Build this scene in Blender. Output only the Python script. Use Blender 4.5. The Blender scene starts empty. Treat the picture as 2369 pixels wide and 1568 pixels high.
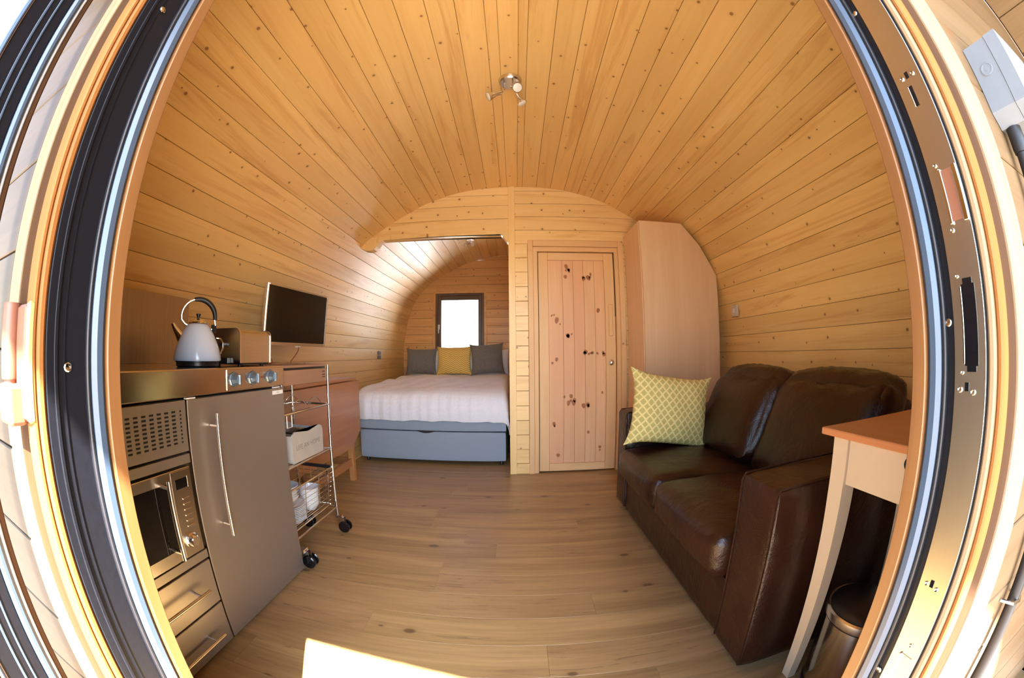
import bpy, bmesh, math, random
from mathutils import Vector, Matrix
random.seed(7)
PI = math.pi
S = bpy.context.scene
C = S.collection

# ------------------------------------------------------------------ camera (fisheye lens)
F_PX, YAW, PIT, ROLL, KB = 840.59, 0.01032, -0.04048, -0.00945, -0.035
CAM_Z = 1.0
fw = Vector((math.sin(YAW)*math.cos(PIT), math.cos(YAW)*math.cos(PIT), math.sin(PIT)))
u0 = Vector((0, 0, 1)) - fw*fw.z
u0.normalize()
r0 = fw.cross(u0)
upv = u0*math.cos(ROLL) + r0*math.sin(ROLL)
rtv = fw.cross(upv)
cam_x = Vector((rtv.x, fw.x, upv.x)); cam_f = Vector((rtv.y, fw.y, upv.y)); cam_u = Vector((rtv.z, fw.z, upv.z))
cd = bpy.data.cameras.new('camera')
cam = bpy.data.objects.new('camera', cd); C.objects.link(cam)
cam.matrix_world = Matrix(((cam_x.x, cam_u.x, -cam_f.x, 0), (cam_x.y, cam_u.y, -cam_f.y, 0),
                           (cam_x.z, cam_u.z, -cam_f.z, CAM_Z), (0, 0, 0, 1)))
cd.type = 'PANO'
f_mm = F_PX*36.0/2369.0
cd.sensor_width = 36.0
cd.panorama_type = 'FISHEYE_LENS_POLYNOMIAL'
cd.fisheye_polynomial_k0 = 0.0
cd.fisheye_polynomial_k1 = -1.0/f_mm
cd.fisheye_polynomial_k2 = 0.0
cd.fisheye_polynomial_k3 = -KB/f_mm**3
cd.fisheye_polynomial_k4 = 0.0
cd.fisheye_fov = math.radians(180)
cd.clip_start = 0.01
S.camera = cam

# ------------------------------------------------------------------ world, sun, exposure
S.view_settings.view_transform = 'Standard'
S.view_settings.look = 'None'
S.view_settings.gamma = 1.0
S.view_settings.use_curve_mapping = False
S.view_settings.exposure = 2.88
W = bpy.data.worlds.new('world'); S.world = W; W.use_nodes = True
wn = W.node_tree.nodes; wl = W.node_tree.links
bg = wn['Background']
sky = wn.new('ShaderNodeTexSky')
sky.sky_type = 'NISHITA'
sky.sun_disc = False
sky.sun_elevation = math.radians(50)
sky.sun_rotation = math.radians(156.5)
sky.air_density = 1.0
sky.dust_density = 1.0
sky.ozone_density = 1.0
bg.inputs['Strength'].default_value = 0.25
wl.new(sky.outputs[0], bg.inputs['Color'])
SUN_DIR = Vector((-0.435, 1.0, -1.31)).normalized()
sl = bpy.data.lights.new('sun', 'SUN'); sl.energy = 12.0; sl.angle = math.radians(0.53); sl.color = (1.0, 0.95, 0.88)
so = bpy.data.objects.new('sun', sl); C.objects.link(so)
so.rotation_euler = SUN_DIR.to_track_quat('-Z', 'Y').to_euler(); so.location = (2, -5, 8)
def portal(loc, rot, sx, sy):
    l = bpy.data.lights.new('window_portal', 'AREA'); l.shape = 'RECTANGLE'; l.size = sx; l.size_y = sy
    l.cycles.is_portal = True
    o = bpy.data.objects.new('window_portal', l); C.objects.link(o); o.location = loc; o.rotation_euler = rot
portal((0, 0.17, 1.02), (PI/2, 0, 0), 0.94, 2.04)
portal((-0.81, 5.27, 1.4), (-PI/2, 0, 0), 0.6, 0.8)
S.cycles.use_denoising = True
S.cycles.max_bounces = 10
S.cycles.diffuse_bounces = 7
S.cycles.glossy_bounces = 5
S.cycles.transparent_max_bounces = 8
S.cycles.sample_clamp_indirect = 6.0
S.cycles.caustics_reflective = False
S.cycles.caustics_refractive = False

# ------------------------------------------------------------------ materials
def srgb(r, g, b):
    f = lambda c: (c/255/12.92) if c/255 <= 0.04045 else ((c/255+0.055)/1.055)**2.4
    return (f(r), f(g), f(b), 1.0)
MATS = {}
def new_mat(name):
    m = bpy.data.materials.new(name); m.use_nodes = True
    nt = m.node_tree; b = nt.nodes['Principled BSDF']
    MATS[name] = m
    return m, nt, b
def link(nt, a, b): nt.links.new(a, b)
def mathn(nt, op, a, b=None, c=None, clamp=False):
    n = nt.nodes.new('ShaderNodeMath'); n.operation = op; n.use_clamp = clamp
    for i, v in enumerate((a, b, c)):
        if v is None: continue
        if isinstance(v, (int, float)): n.inputs[i].default_value = v
        else: link(nt, v, n.inputs[i])
    return n.outputs[0]
def mixc(nt, fac, a, b, mode='MIX'):
    n = nt.nodes.new('ShaderNodeMix'); n.data_type = 'RGBA'; n.blend_type = mode
    for s, v in ((n.inputs[0], fac), (n.inputs[6], a), (n.inputs[7], b)):
        if isinstance(v, (int, float, tuple)): s.default_value = v
        else: link(nt, v, s)
    return n.outputs[2]
def noise(nt, vec, scale, detail=3, rough=0.5, dist=0.0):
    n = nt.nodes.new('ShaderNodeTexNoise'); n.inputs['Scale'].default_value = scale
    n.inputs['Detail'].default_value = detail; n.inputs['Roughness'].default_value = rough
    n.inputs['Distortion'].default_value = dist
    if vec is not None: link(nt, vec, n.inputs['Vector'])
    return n.outputs['Fac']
def ramp(nt, fac, stops):
    n = nt.nodes.new('ShaderNodeValToRGB')
    while len(n.color_ramp.elements) < len(stops): n.color_ramp.elements.new(0.5)
    for e, (p, c) in zip(n.color_ramp.elements, stops):
        e.position = p; e.color = c if isinstance(c, tuple) else (c, c, c, 1)
    link(nt, fac, n.inputs[0]); return n.outputs[0]
def bump(nt, b, h, strength=0.2, dist=0.002):
    n = nt.nodes.new('ShaderNodeBump'); n.inputs['Strength'].default_value = strength
    n.inputs['Distance'].default_value = dist
    link(nt, h, n.inputs['Height']); link(nt, n.outputs[0], b.inputs['Normal'])
def coords(nt, scale=(1, 1, 1), rnd=30.0):
    t = nt.nodes.new('ShaderNodeTexCoord'); o = nt.nodes.new('ShaderNodeObjectInfo')
    r = mathn(nt, 'MULTIPLY', o.outputs['Random'], rnd)
    c = nt.nodes.new('ShaderNodeCombineXYZ')
    for i in range(3): link(nt, r, c.inputs[i])
    a = nt.nodes.new('ShaderNodeVectorMath'); a.operation = 'ADD'
    link(nt, t.outputs['Object'], a.inputs[0]); link(nt, c.outputs[0], a.inputs[1])
    m = nt.nodes.new('ShaderNodeMapping'); m.inputs['Scale'].default_value = scale
    link(nt, a.outputs[0], m.inputs['Vector'])
    return m.outputs[0], a.outputs[0], o.outputs['Random']
def wood(name, light, dark, grain=1.0, axis=1, rough=0.4, coat=0.0, knots=0.0, knot_col=(0.12, 0.04, 0.012, 1), knot_scale=6.5,
         vary=0.12, warm=None, bmp=0.08, knot_size=0.075, knot_el=1.0, streak=1.0, vein=None, fleck=None, spec=0.5):
    m, nt, b = new_mat(name)
    sc = [14*grain]*3; sc[axis] = 0.9*grain
    v, raw, rnd = coords(nt, tuple(sc))
    n1 = noise(nt, v, 1.0, 4, 0.55, 0.6)
    sc2 = [90*grain]*3; sc2[axis] = 3.0*grain
    mp = nt.nodes.new('ShaderNodeMapping'); mp.inputs['Scale'].default_value = tuple(sc2); link(nt, raw, mp.inputs['Vector'])
    n2 = noise(nt, mp.outputs[0], 1.0, 3, 0.6)
    f = mathn(nt, 'ADD', mathn(nt, 'MULTIPLY', n1, 0.68), mathn(nt, 'MULTIPLY', n2, 0.32))
    w = 0.23/streak
    f2 = ramp(nt, f, [(0.5-w, 0.0), (0.5+w, 1.0)])
    col = mixc(nt, f2, dark, light)
    if warm is not None:
        big = noise(nt, raw, 1.6, 2)
        r2 = mathn(nt, 'FRACT', mathn(nt, 'MULTIPLY', rnd, 17.3))
        k = mathn(nt, 'MULTIPLY', r2, ramp(nt, big, [(0.35, 0.2), (0.65, 1.0)]), clamp=True)
        col = mixc(nt, mathn(nt, 'MULTIPLY', k, 0.75), col, warm)
    if vein is not None:
        s3 = [9*grain]*3; s3[axis] = 0.55*grain
        m3 = nt.nodes.new('ShaderNodeMapping'); m3.inputs['Scale'].default_value = tuple(s3); m3.inputs['Location'].default_value = (7, 3, 11); link(nt, raw, m3.inputs['Vector'])
        vn = noise(nt, m3.outputs[0], 1.0, 5, 0.65, 1.4)
        col = mixc(nt, ramp(nt, vn, [(0.53, 0.0), (0.66, 0.65), (0.72, 0.25)]), col, vein)
    if fleck is not None:
        s4 = [60]*3; s4[axis] = 5
        m4 = nt.nodes.new('ShaderNodeMapping'); m4.inputs['Scale'].default_value = tuple(s4); link(nt, raw, m4.inputs['Vector'])
        fn = noise(nt, m4.outputs[0], 1.0, 4, 0.7, 0.8)
        big2 = noise(nt, raw, 2.2, 2)
        fk = mathn(nt, 'MULTIPLY', ramp(nt, fn, [(0.56, 0.0), (0.70, 0.8)]), ramp(nt, big2, [(0.42, 0.15), (0.6, 1.0)]))
        col = mixc(nt, fk, col, fleck)
    val = mathn(nt, 'ADD', mathn(nt, 'MULTIPLY', rnd, vary), 1.0-vary*0.5)
    hs = nt.nodes.new('ShaderNodeHueSaturation'); link(nt, val, hs.inputs['Value']); link(nt, col, hs.inputs['Color'])
    col = hs.outputs[0]
    if knots > 0:
        ks = [1.0, 1.0, 1.0]; ks[axis] = 1.0/knot_el
        mk_ = nt.nodes.new('ShaderNodeMapping'); mk_.inputs['Scale'].default_value = tuple(ks); link(nt, raw, mk_.inputs['Vector'])
        vo = nt.nodes.new('ShaderNodeTexVoronoi'); vo.inputs['Scale'].default_value = knot_scale
        if axis == 1: vo.voronoi_dimensions = '2D'
        link(nt, mk_.outputs[0], vo.inputs['Vector'])
        sp = nt.nodes.new('ShaderNodeSeparateColor'); link(nt, vo.outputs['Color'], sp.inputs[0])
        thr = 1.0-knots
        pres = mathn(nt, 'GREATER_THAN', sp.outputs[0], thr)
        size = mathn(nt, 'MULTIPLY', mathn(nt, 'ADD', mathn(nt, 'MULTIPLY', sp.outputs[1], 0.8), 0.35), knot_size)
        d = mathn(nt, 'DIVIDE', vo.outputs['Distance'], size)
        core = ramp(nt, d, [(0.55, 1.0), (1.0, 0.0)])
        halo = ramp(nt, mathn(nt, 'MULTIPLY', d, 0.42), [(0.2, 0.5), (1.0, 0.0)])
        kf = mathn(nt, 'MULTIPLY', pres, mathn(nt, 'MULTIPLY', core, 0.85))
        hf = mathn(nt, 'MULTIPLY', pres, mathn(nt, 'MULTIPLY', halo, 0.5))
        midc = tuple((dark[i]*0.6+knot_col[i]*0.4) for i in range(3)) + (1,)
        col = mixc(nt, hf, col, midc)
        col = mixc(nt, kf, col, knot_col)
    link(nt, col, b.inputs['Base Color'])
    b.inputs['Roughness'].default_value = rough
    b.inputs['Specular IOR Level'].default_value = spec
    b.inputs['Coat Weight'].default_value = coat
    b.inputs['Coat Roughness'].default_value = 0.22
    bump(nt, b, n2, bmp, 0.001)
    return m
def plain(name, col, rough=0.5, metal=0.0, coat=0.0, nscale=60, namp=0.06, bmp=0.0, spec=None, trans=0.0, emit=None):
    m, nt, b = new_mat(name)
    v, raw, rnd = coords(nt, (1, 1, 1), 5)
    n = noise(nt, raw, nscale, 2)
    lo = tuple(c*(1-namp) for c in col[:3])+(1,); hi = tuple(min(1, c*(1+namp)) for c in col[:3])+(1,)
    link(nt, mixc(nt, n, lo, hi), b.inputs['Base Color'])
    b.inputs['Roughness'].default_value = rough; b.inputs['Metallic'].default_value = metal
    b.inputs['Coat Weight'].default_value = coat
    if spec is not None: b.inputs['Specular IOR Level'].default_value = spec
    if bmp: bump(nt, b, n, bmp, 0.001)
    return m
def brushed(name, col, rough=0.25, axis=1, amp=0.12):
    m, nt, b = new_mat(name)
    sc = [220]*3; sc[axis] = 2
    v, raw, rnd = coords(nt, tuple(sc), 5)
    n = noise(nt, v, 1.0, 2)
    link(nt, mixc(nt, n, tuple(c*(1-amp) for c in col[:3])+(1,), col), b.inputs['Base Color'])
    b.inputs['Metallic'].default_value = 1.0
    b.inputs['Roughness'].default_value = rough
    bump(nt, b, n, 0.03, 0.0005)
    return m
PINE_L = (0.87, 0.605, 0.245, 1); PINE_D = (0.75, 0.465, 0.155, 1)
wood('pine', PINE_L, PINE_D, 1.0, 1, 0.42, 0.25, 0.42, (0.22, 0.085, 0.028, 1), 8.0, 0.17, (0.78, 0.48, 0.18, 1), knot_size=0.07, vein=(0.60, 0.30, 0.085, 1))
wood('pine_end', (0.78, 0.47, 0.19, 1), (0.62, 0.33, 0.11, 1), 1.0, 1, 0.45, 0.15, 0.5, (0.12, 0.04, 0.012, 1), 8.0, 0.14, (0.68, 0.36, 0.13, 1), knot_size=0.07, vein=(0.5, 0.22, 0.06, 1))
wood('pine_pale', (0.90, 0.66, 0.31, 1), (0.81, 0.54, 0.215, 1), 1.0, 1, 0.45, 0.15, 0.6, (0.2, 0.075, 0.025, 1), 8.5, 0.10, knot_size=0.085, vein=(0.70, 0.40, 0.14, 1))
wood('pine_post', (0.90, 0.66, 0.31, 1), (0.81, 0.54, 0.215, 1), 1.0, 2, 0.45, 0.15, 0.4, (0.16, 0.055, 0.018, 1), 7.5, 0.08, knot_size=0.06)
wood('door_pine', (0.80, 0.52, 0.29, 1), (0.68, 0.38, 0.19, 1), 0.9, 2, 0.5, 0.05, 0.0, vary=0.12, warm=(0.72, 0.34, 0.2, 1))
wood('door_frame_pine', (0.80, 0.53, 0.27, 1), (0.70, 0.42, 0.19, 1), 0.9, 2, 0.5, 0.05, 0.35, (0.2, 0.07, 0.03, 1), 6, 0.06)
wood('door_frame_pine_x', (0.80, 0.53, 0.27, 1), (0.70, 0.42, 0.19, 1), 0.9, 0, 0.5, 0.05, 0.35, (0.2, 0.07, 0.03, 1), 6, 0.06)
wood('knot_wood', (0.42, 0.17, 0.06, 1), (0.24, 0.08, 0.025, 1), 3.0, 2, 0.5)
wood('beech', (0.83, 0.60, 0.385, 1), (0.70, 0.45, 0.26, 1), 0.5, 2, 0.45, 0.05, 0.0, vary=0.03, bmp=0.02, streak=0.85)
wood('honey_x', (0.50, 0.235, 0.085, 1), (0.38, 0.15, 0.045, 1), 0.8, 1, 0.32, 0.4, 0.15, vary=0.06)
wood('honey_z', (0.52, 0.26, 0.09, 1), (0.40, 0.17, 0.05, 1), 0.8, 2, 0.35, 0.3, 0.2, vary=0.06)
wood('trolley_wood', (0.36, 0.21, 0.135, 1), (0.28, 0.155, 0.1, 1), 0.8, 1, 0.45, 0.1, 0.0)
wood('laminate', (0.50, 0.345, 0.15, 1), (0.25, 0.155, 0.06, 1), 0.9, 1, 0.36, 0.10, 0.45, (0.12, 0.07, 0.035, 1), 4.0, 0.07,
     (0.43, 0.27, 0.13, 1), bmp=0.05, knot_size=0.06, knot_el=1.9, streak=1.3, vein=(0.27, 0.165, 0.075, 1), fleck=(0.13, 0.08, 0.045, 1))
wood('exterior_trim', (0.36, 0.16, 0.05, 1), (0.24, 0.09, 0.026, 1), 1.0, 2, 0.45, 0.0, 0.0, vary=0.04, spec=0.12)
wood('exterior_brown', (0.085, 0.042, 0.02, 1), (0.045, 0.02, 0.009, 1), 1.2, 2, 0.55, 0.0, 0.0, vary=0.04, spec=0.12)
wood('exterior_pale', (0.42, 0.31, 0.20, 1), (0.28, 0.19, 0.11, 1), 1.0, 2, 0.55, 0.0, 0.2, (0.25, 0.12, 0.06, 1), 6, 0.04, spec=0.12)
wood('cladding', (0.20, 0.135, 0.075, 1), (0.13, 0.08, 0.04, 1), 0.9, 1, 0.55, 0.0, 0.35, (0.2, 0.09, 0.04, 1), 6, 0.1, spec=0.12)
wood('jamb_wood', (0.25, 0.115, 0.038, 1), (0.15, 0.06, 0.018, 1), 1.0, 2, 0.45, 0.1, 0.0, vary=0.03)
wood('desk_top', (0.60, 0.27, 0.12, 1), (0.50, 0.20, 0.08, 1), 0.7, 1, 0.35, 0.2, 0.0, vary=0.02, bmp=0.02)
plain('groove', (0.10, 0.045, 0.015, 1), 0.8)
plain('roof', (0.05, 0.045, 0.04, 1), 0.9, bmp=0.3)
plain('cream_paint', (0.62, 0.50, 0.36, 1), 0.5, namp=0.02)
plain('rubber_black', (0.012, 0.012, 0.016, 1), 0.45, nscale=200, namp=0.3)
plain('frame_black', (0.008, 0.0085, 0.012, 1), 0.42, nscale=150, namp=0.25, bmp=0.05, spec=0.2)
plain('gasket_blue', (0.055, 0.085, 0.135, 1), 0.28, spec=0.6)
plain('white_plastic', (0.8, 0.8, 0.8, 1), 0.35)
plain('knob_blue', (0.16, 0.22, 0.29, 1), 0.25, 0.5, 0.3)
plain('box_grey', (0.20, 0.235, 0.29, 1), 0.45)
plain('grey_plastic', (0.50, 0.54, 0.60, 1), 0.45)
plain('black_plastic', (0.012, 0.012, 0.014, 1), 0.35)
plain('black_gloss', (0.006, 0.006, 0.008, 1), 0.08)
plain('tv_screen', (0.004, 0.0035, 0.003, 1), 0.16)
plain('hinge_brown', (0.24, 0.10, 0.06, 1), 0.4)
plain('hinge_shim', (0.45, 0.42, 0.16, 1), 0.5)
brushed('steel', (0.62, 0.57, 0.50, 1), 0.27, 1)
brushed('steel_back', (0.44, 0.37, 0.28, 1), 0.3, 2, 0.3)
brushed('steel_smooth', (0.66, 0.60, 0.52, 1), 0.16, 1, 0.05)
brushed('steel_strip', (0.66, 0.62, 0.52, 1), 0.30, 2, 0.05)
plain('chrome', (0.80, 0.78, 0.75, 1), 0.1, 1.0, namp=0.02)
plain('chrome_satin', (0.74, 0.70, 0.66, 1), 0.24, 1.0, namp=0.03)
plain('cabinet_grey', (0.33, 0.30, 0.275, 1), 0.36, 0.65, nscale=300, namp=0.05)
plain('cabinet_edge', (0.09, 0.075, 0.065, 1), 0.5)
plain('kettle_white', (0.60, 0.72, 0.90, 1), 0.22, 0.0, 0.5, namp=0.01)
plain('ceramic', (0.80, 0.83, 0.85, 1), 0.2, 0.0, 0.4, namp=0.01)
plain('crate_grey', (0.43, 0.41, 0.37, 1), 0.7, nscale=25, namp=0.12, bmp=0.1)
plain('ink_grey', (0.24, 0.22, 0.20, 1), 0.8)
plain('divan_blue', (0.27, 0.335, 0.43, 1), 0.85, nscale=500, namp=0.12, bmp=0.15)
plain('outlet_grey', (0.16, 0.14, 0.12, 1), 0.4)
plain('ground_far', (0.54, 0.53, 0.50, 1), 0.9, nscale=5, namp=0.1)
plain('ground', (0.34, 0.32, 0.29, 1), 0.9, nscale=8, namp=0.25, bmp=0.3)
plain('window_brown', (0.085, 0.04, 0.022, 1), 0.35, coat=0.3)
plain('lamp_glass', (0.75, 0.74, 0.70, 1), 0.25)
plain('bin_dark', (0.03, 0.024, 0.02, 1), 0.3, 0.3)
plain('cable_red', (0.25, 0.04, 0.02, 1), 0.5)
def leather():
    m, nt, b = new_mat('leather')
    v, raw, rnd = coords(nt, (1, 1, 1), 9)
    n = noise(nt, raw, 3.0, 4, 0.6)
    link(nt, ramp(nt, n, [(0.3, (0.014, 0.0045, 0.0025, 1)), (0.7, (0.040, 0.013, 0.006, 1))]), b.inputs['Base Color'])
    b.inputs['Roughness'].default_value = 0.30
    b.inputs['Specular IOR Level'].default_value = 0.42
    w = noise(nt, raw, 9.0, 5, 0.65, 1.2)
    vo = nt.nodes.new('ShaderNodeTexVoronoi'); vo.inputs['Scale'].default_value = 260; link(nt, raw, vo.inputs['Vector'])
    h = mathn(nt, 'ADD', w, mathn(nt, 'MULTIPLY', vo.outputs['Distance'], 0.06))
    bump(nt, b, h, 0.5, 0.012)
leather()
def lattice(name, base, line, au, av, t, soft=0.05, zig=False):
    m, nt, b = new_mat(name)
    tc = nt.nodes.new('ShaderNodeTexCoord'); sp = nt.nodes.new('ShaderNodeSeparateXYZ'); link(nt, tc.outputs['Object'], sp.inputs[0])
    x, y = sp.outputs[0], sp.outputs[1]
    if zig:
        tri = mathn(nt, 'ABSOLUTE', mathn(nt, 'SUBTRACT', mathn(nt, 'FRACT', mathn(nt, 'MULTIPLY', x, au)), 0.5))
        p = mathn(nt, 'ADD', mathn(nt, 'MULTIPLY', y, av), mathn(nt, 'MULTIPLY', tri, 1.6))
        d = mathn(nt, 'ABSOLUTE', mathn(nt, 'SUBTRACT', mathn(nt, 'FRACT', p), 0.5))
        f = ramp(nt, d, [(t, 1.0), (t+0.15, 0.0)])
    else:
        wob = mathn(nt, 'MULTIPLY', mathn(nt, 'SINE', mathn(nt, 'MULTIPLY', y, av*PI*2)), 0.03)
        a = mathn(nt, 'ADD', mathn(nt, 'MULTIPLY', x, au), mathn(nt, 'MULTIPLY', y, av))
        c = mathn(nt, 'SUBTRACT', mathn(nt, 'MULTIPLY', x, au), mathn(nt, 'MULTIPLY', y, av))
        a = mathn(nt, 'ADD', a, wob); c = mathn(nt, 'SUBTRACT', c, wob)
        da = mathn(nt, 'ABSOLUTE', mathn(nt, 'SUBTRACT', mathn(nt, 'FRACT', a), 0.5))
        dc = mathn(nt, 'ABSOLUTE', mathn(nt, 'SUBTRACT', mathn(nt, 'FRACT', c), 0.5))
        d = mathn(nt, 'MINIMUM', da, dc)
        f = ramp(nt, d, [(t, 1.0), (t+soft, 0.0)])
    n = noise(nt, tc.outputs['Object'], 400, 2)
    col = mixc(nt, f, base, line)
    col = mixc(nt, mathn(nt, 'MULTIPLY', n, 0.2), col, (0.9, 0.85, 0.5, 1))
    link(nt, col, b.inputs['Base Color']); b.inputs['Roughness'].default_value = 0.85
    bump(nt, b, mathn(nt, 'ADD', f, mathn(nt, 'MULTIPLY', n, 0.6)), 0.4, 0.002)
lattice('lattice_yellow', (0.52, 0.45, 0.14, 1), (0.86, 0.76, 0.33, 1), 23.0, 20.0, 0.10, 0.06)
lattice('chevron_yellow', (0.50, 0.31, 0.05, 1), (0.80, 0.56, 0.16, 1), 15.0, 38.0, 0.2, zig=True)
def cloth(name, lo, hi, scale=350, rough=0.9, bmp=0.4, dist=0.0015, stripes=False):
    m, nt, b = new_mat(name)
    v, raw, rnd = coords(nt, (1, 1, 1), 5)
    n = noise(nt, raw, scale, 3, 0.7)
    link(nt, ramp(nt, n, [(0.35, lo), (0.65, hi)]), b.inputs['Base Color'])
    b.inputs['Roughness'].default_value = rough
    b.inputs['Sheen Weight'].default_value = 0.1
    h = n
    if stripes:
        w = nt.nodes.new('ShaderNodeTexWave'); w.inputs['Scale'].default_value = 9; w.bands_direction = 'X'
        w.inputs['Distortion'].default_value = 0.6
        link(nt, raw, w.inputs['Vector'])
        big = noise(nt, raw, 9, 4, 0.6, 0.8)
        h = mathn(nt, 'ADD', mathn(nt, 'MULTIPLY', w.outputs['Fac'], 0.08), mathn(nt, 'MULTIPLY', big, 1.0))
    bump(nt, b, h, bmp, dist)
cloth('fabric_grey', (0.075, 0.075, 0.078, 1), (0.24, 0.235, 0.23, 1), 220)
cloth('white_linen', (0.78, 0.83, 0.96, 1), (0.83, 0.87, 0.98, 1), 60, 0.85, 0.5, 0.012, True)
def glass():
    m, nt, b = new_mat('glass')
    out = nt.nodes['Material Output']
    tr = nt.nodes.new('ShaderNodeBsdfTransparent'); gl = nt.nodes.new('ShaderNodeBsdfGlossy'); gl.inputs['Roughness'].default_value = 0.02
    fr = nt.nodes.new('ShaderNodeFresnel'); fr.inputs['IOR'].default_value = 1.3
    mx = nt.nodes.new('ShaderNodeMixShader'); link(nt, fr.outputs[0], mx.inputs[0]); link(nt, tr.outputs[0], mx.inputs[1]); link(nt, gl.outputs[0], mx.inputs[2])
    link(nt, mx.outputs[0], out.inputs['Surface'])
glass()
M = MATS

# ------------------------------------------------------------------ builders
ROOT = {}
def NB(): return bmesh.new()
def tag(o, label=None, cat=None, group=None, kind=None):
    if label: o['label'] = label
    if cat: o['category'] = cat
    if group: o['group'] = group
    if kind: o['kind'] = kind
    return o
def smooth_mesh(me, ang=35):
    for p in me.polygons: p.use_smooth = True
    try: me.set_sharp_from_angle(angle=math.radians(ang))
    except Exception: pass
def obj(name, bm, mat, parent=None, smooth=False, ang=35):
    """bmesh in world coordinates -> one object; vertices are stored relative to the thing's base"""
    me = bpy.data.meshes.new(name)
    bmesh.ops.recalc_face_normals(bm, faces=bm.faces)
    bm.to_mesh(me); bm.free()
    o = bpy.data.objects.new(name, me); C.objects.link(o)
    me.materials.append(M[mat])
    if parent is not None:
        off = ROOT.get(parent, Vector((0, 0, 0)))
        me.transform(Matrix.Translation(-off)); o.parent = parent; ROOT[o] = off
    if smooth: smooth_mesh(me, ang)
    return o
def top(o):
    """move a top-level mesh's origin to its base"""
    me = o.data
    xs = [v.co.x for v in me.vertices]; ys = [v.co.y for v in me.vertices]; zs = [v.co.z for v in me.vertices]
    c = Vector(((min(xs)+max(xs))/2, (min(ys)+max(ys))/2, min(zs)))
    me.transform(Matrix.Translation(-c)); o.location = c; ROOT[o] = c
    return o
def thing(name, loc, label, cat, group=None):
    o = bpy.data.objects.new(name, None); C.objects.link(o); o.location = loc; o.empty_display_size = 0.05
    ROOT[o] = Vector(loc); tag(o, label, cat, group); return o
def struct(name, bm=None, mat=None, parent=None):
    if bm is None:
        o = bpy.data.objects.new(name, None); C.objects.link(o); ROOT[o] = Vector((0, 0, 0))
        if parent: o.parent = parent
    else: o = obj(name, bm, mat, parent)
    if parent is None: o['kind'] = 'structure'
    return o
def box(bm, x0, x1, y0, y1, z0, z1, bev=0.0, seg=1):
    vs = [bm.verts.new((x, y, z)) for x in (x0, x1) for y in (y0, y1) for z in (z0, z1)]
    fs = [bm.faces.new([vs[i] for i in q]) for q in ((0, 1, 3, 2), (4, 6, 7, 5), (0, 4, 5, 1), (2, 3, 7, 6), (0, 2, 6, 4), (1, 5, 7, 3))]
    if bev > 0:
        es = list({e for f in fs for e in f.edges})
        bmesh.ops.bevel(bm, geom=es, offset=bev, segments=seg, profile=0.5, affect='EDGES')
    return bm
def bx(*a, **k): return box(NB(), *a, **k)
def tube(bm, pts, r, seg=8, close=False, cap=True):
    pts = [Vector(p) for p in pts]; n = len(pts); rings = []
    prev = None
    for i, p in enumerate(pts):
        if close: d = pts[(i+1) % n]-pts[i-1]
        else: d = pts[min(i+1, n-1)]-pts[max(i-1, 0)]
        d.normalize()
        if prev is None:
            a = d.orthogonal().normalized()
        else:
            a = prev-d*prev.dot(d); a.normalize()
        prev = a; b = d.cross(a)
        rr = r[i] if isinstance(r, (list, tuple)) else r
        rings.append([bm.verts.new(p+(a*math.cos(2*PI*k/seg)+b*math.sin(2*PI*k/seg))*rr) for k in range(seg)])
    rng = range(n) if close else range(n-1)
    for i in rng:
        A, B = rings[i], rings[(i+1) % n]
        for k in range(seg): bm.faces.new((A[k], A[(k+1) % seg], B[(k+1) % seg], B[k]))
    if cap and not close:
        bm.faces.new(rings[0]); bm.faces.new(rings[-1])
    return bm
def lathe(bm, prof, c, seg=32, axis=None):
    c = Vector(c); q = Vector(axis).normalized().to_track_quat('Z', 'Y') if axis else None
    rings = []
    for r, z in prof:
        ring = []
        if r < 1e-6:
            p = Vector((0, 0, z)); ring = [bm.verts.new(c+(q @ p if q else p))]
        else:
            for k in range(seg):
                p = Vector((r*math.cos(2*PI*k/seg), r*math.sin(2*PI*k/seg), z)); ring.append(bm.verts.new(c+(q @ p if q else p)))
        rings.append(ring)
    for A, B in zip(rings, rings[1:]):
        for k in range(seg):
            k2 = (k+1) % seg
            if len(A) == 1 and len(B) == 1: continue
            if len(A) == 1: bm.faces.new((A[0], B[k], B[k2]))
            elif len(B) == 1: bm.faces.new((A[k], A[k2], B[0]))
            else: bm.faces.new((A[k], A[k2], B[k2], B[k]))
    if len(rings[0]) > 1: bm.faces.new(rings[0])
    if len(rings[-1]) > 1: bm.faces.new(rings[-1])
    return bm
def prism(bm, pts, origin, U, V, N, depth):
    """polygon pts (u,v) in plane origin+uU+vV, extruded depth along N"""
    origin, U, V, N = Vector(origin), Vector(U), Vector(V), Vector(N)
    a = [bm.verts.new(origin+U*u+V*v) for u, v in pts]
    b = [bm.verts.new(origin+U*u+V*v+N*depth) for u, v in pts]
    bm.faces.new(a); bm.faces.new(b)
    n = len(pts)
    for i in range(n): bm.faces.new((a[i], a[(i+1) % n], b[(i+1) % n], b[i]))
    return bm
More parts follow.
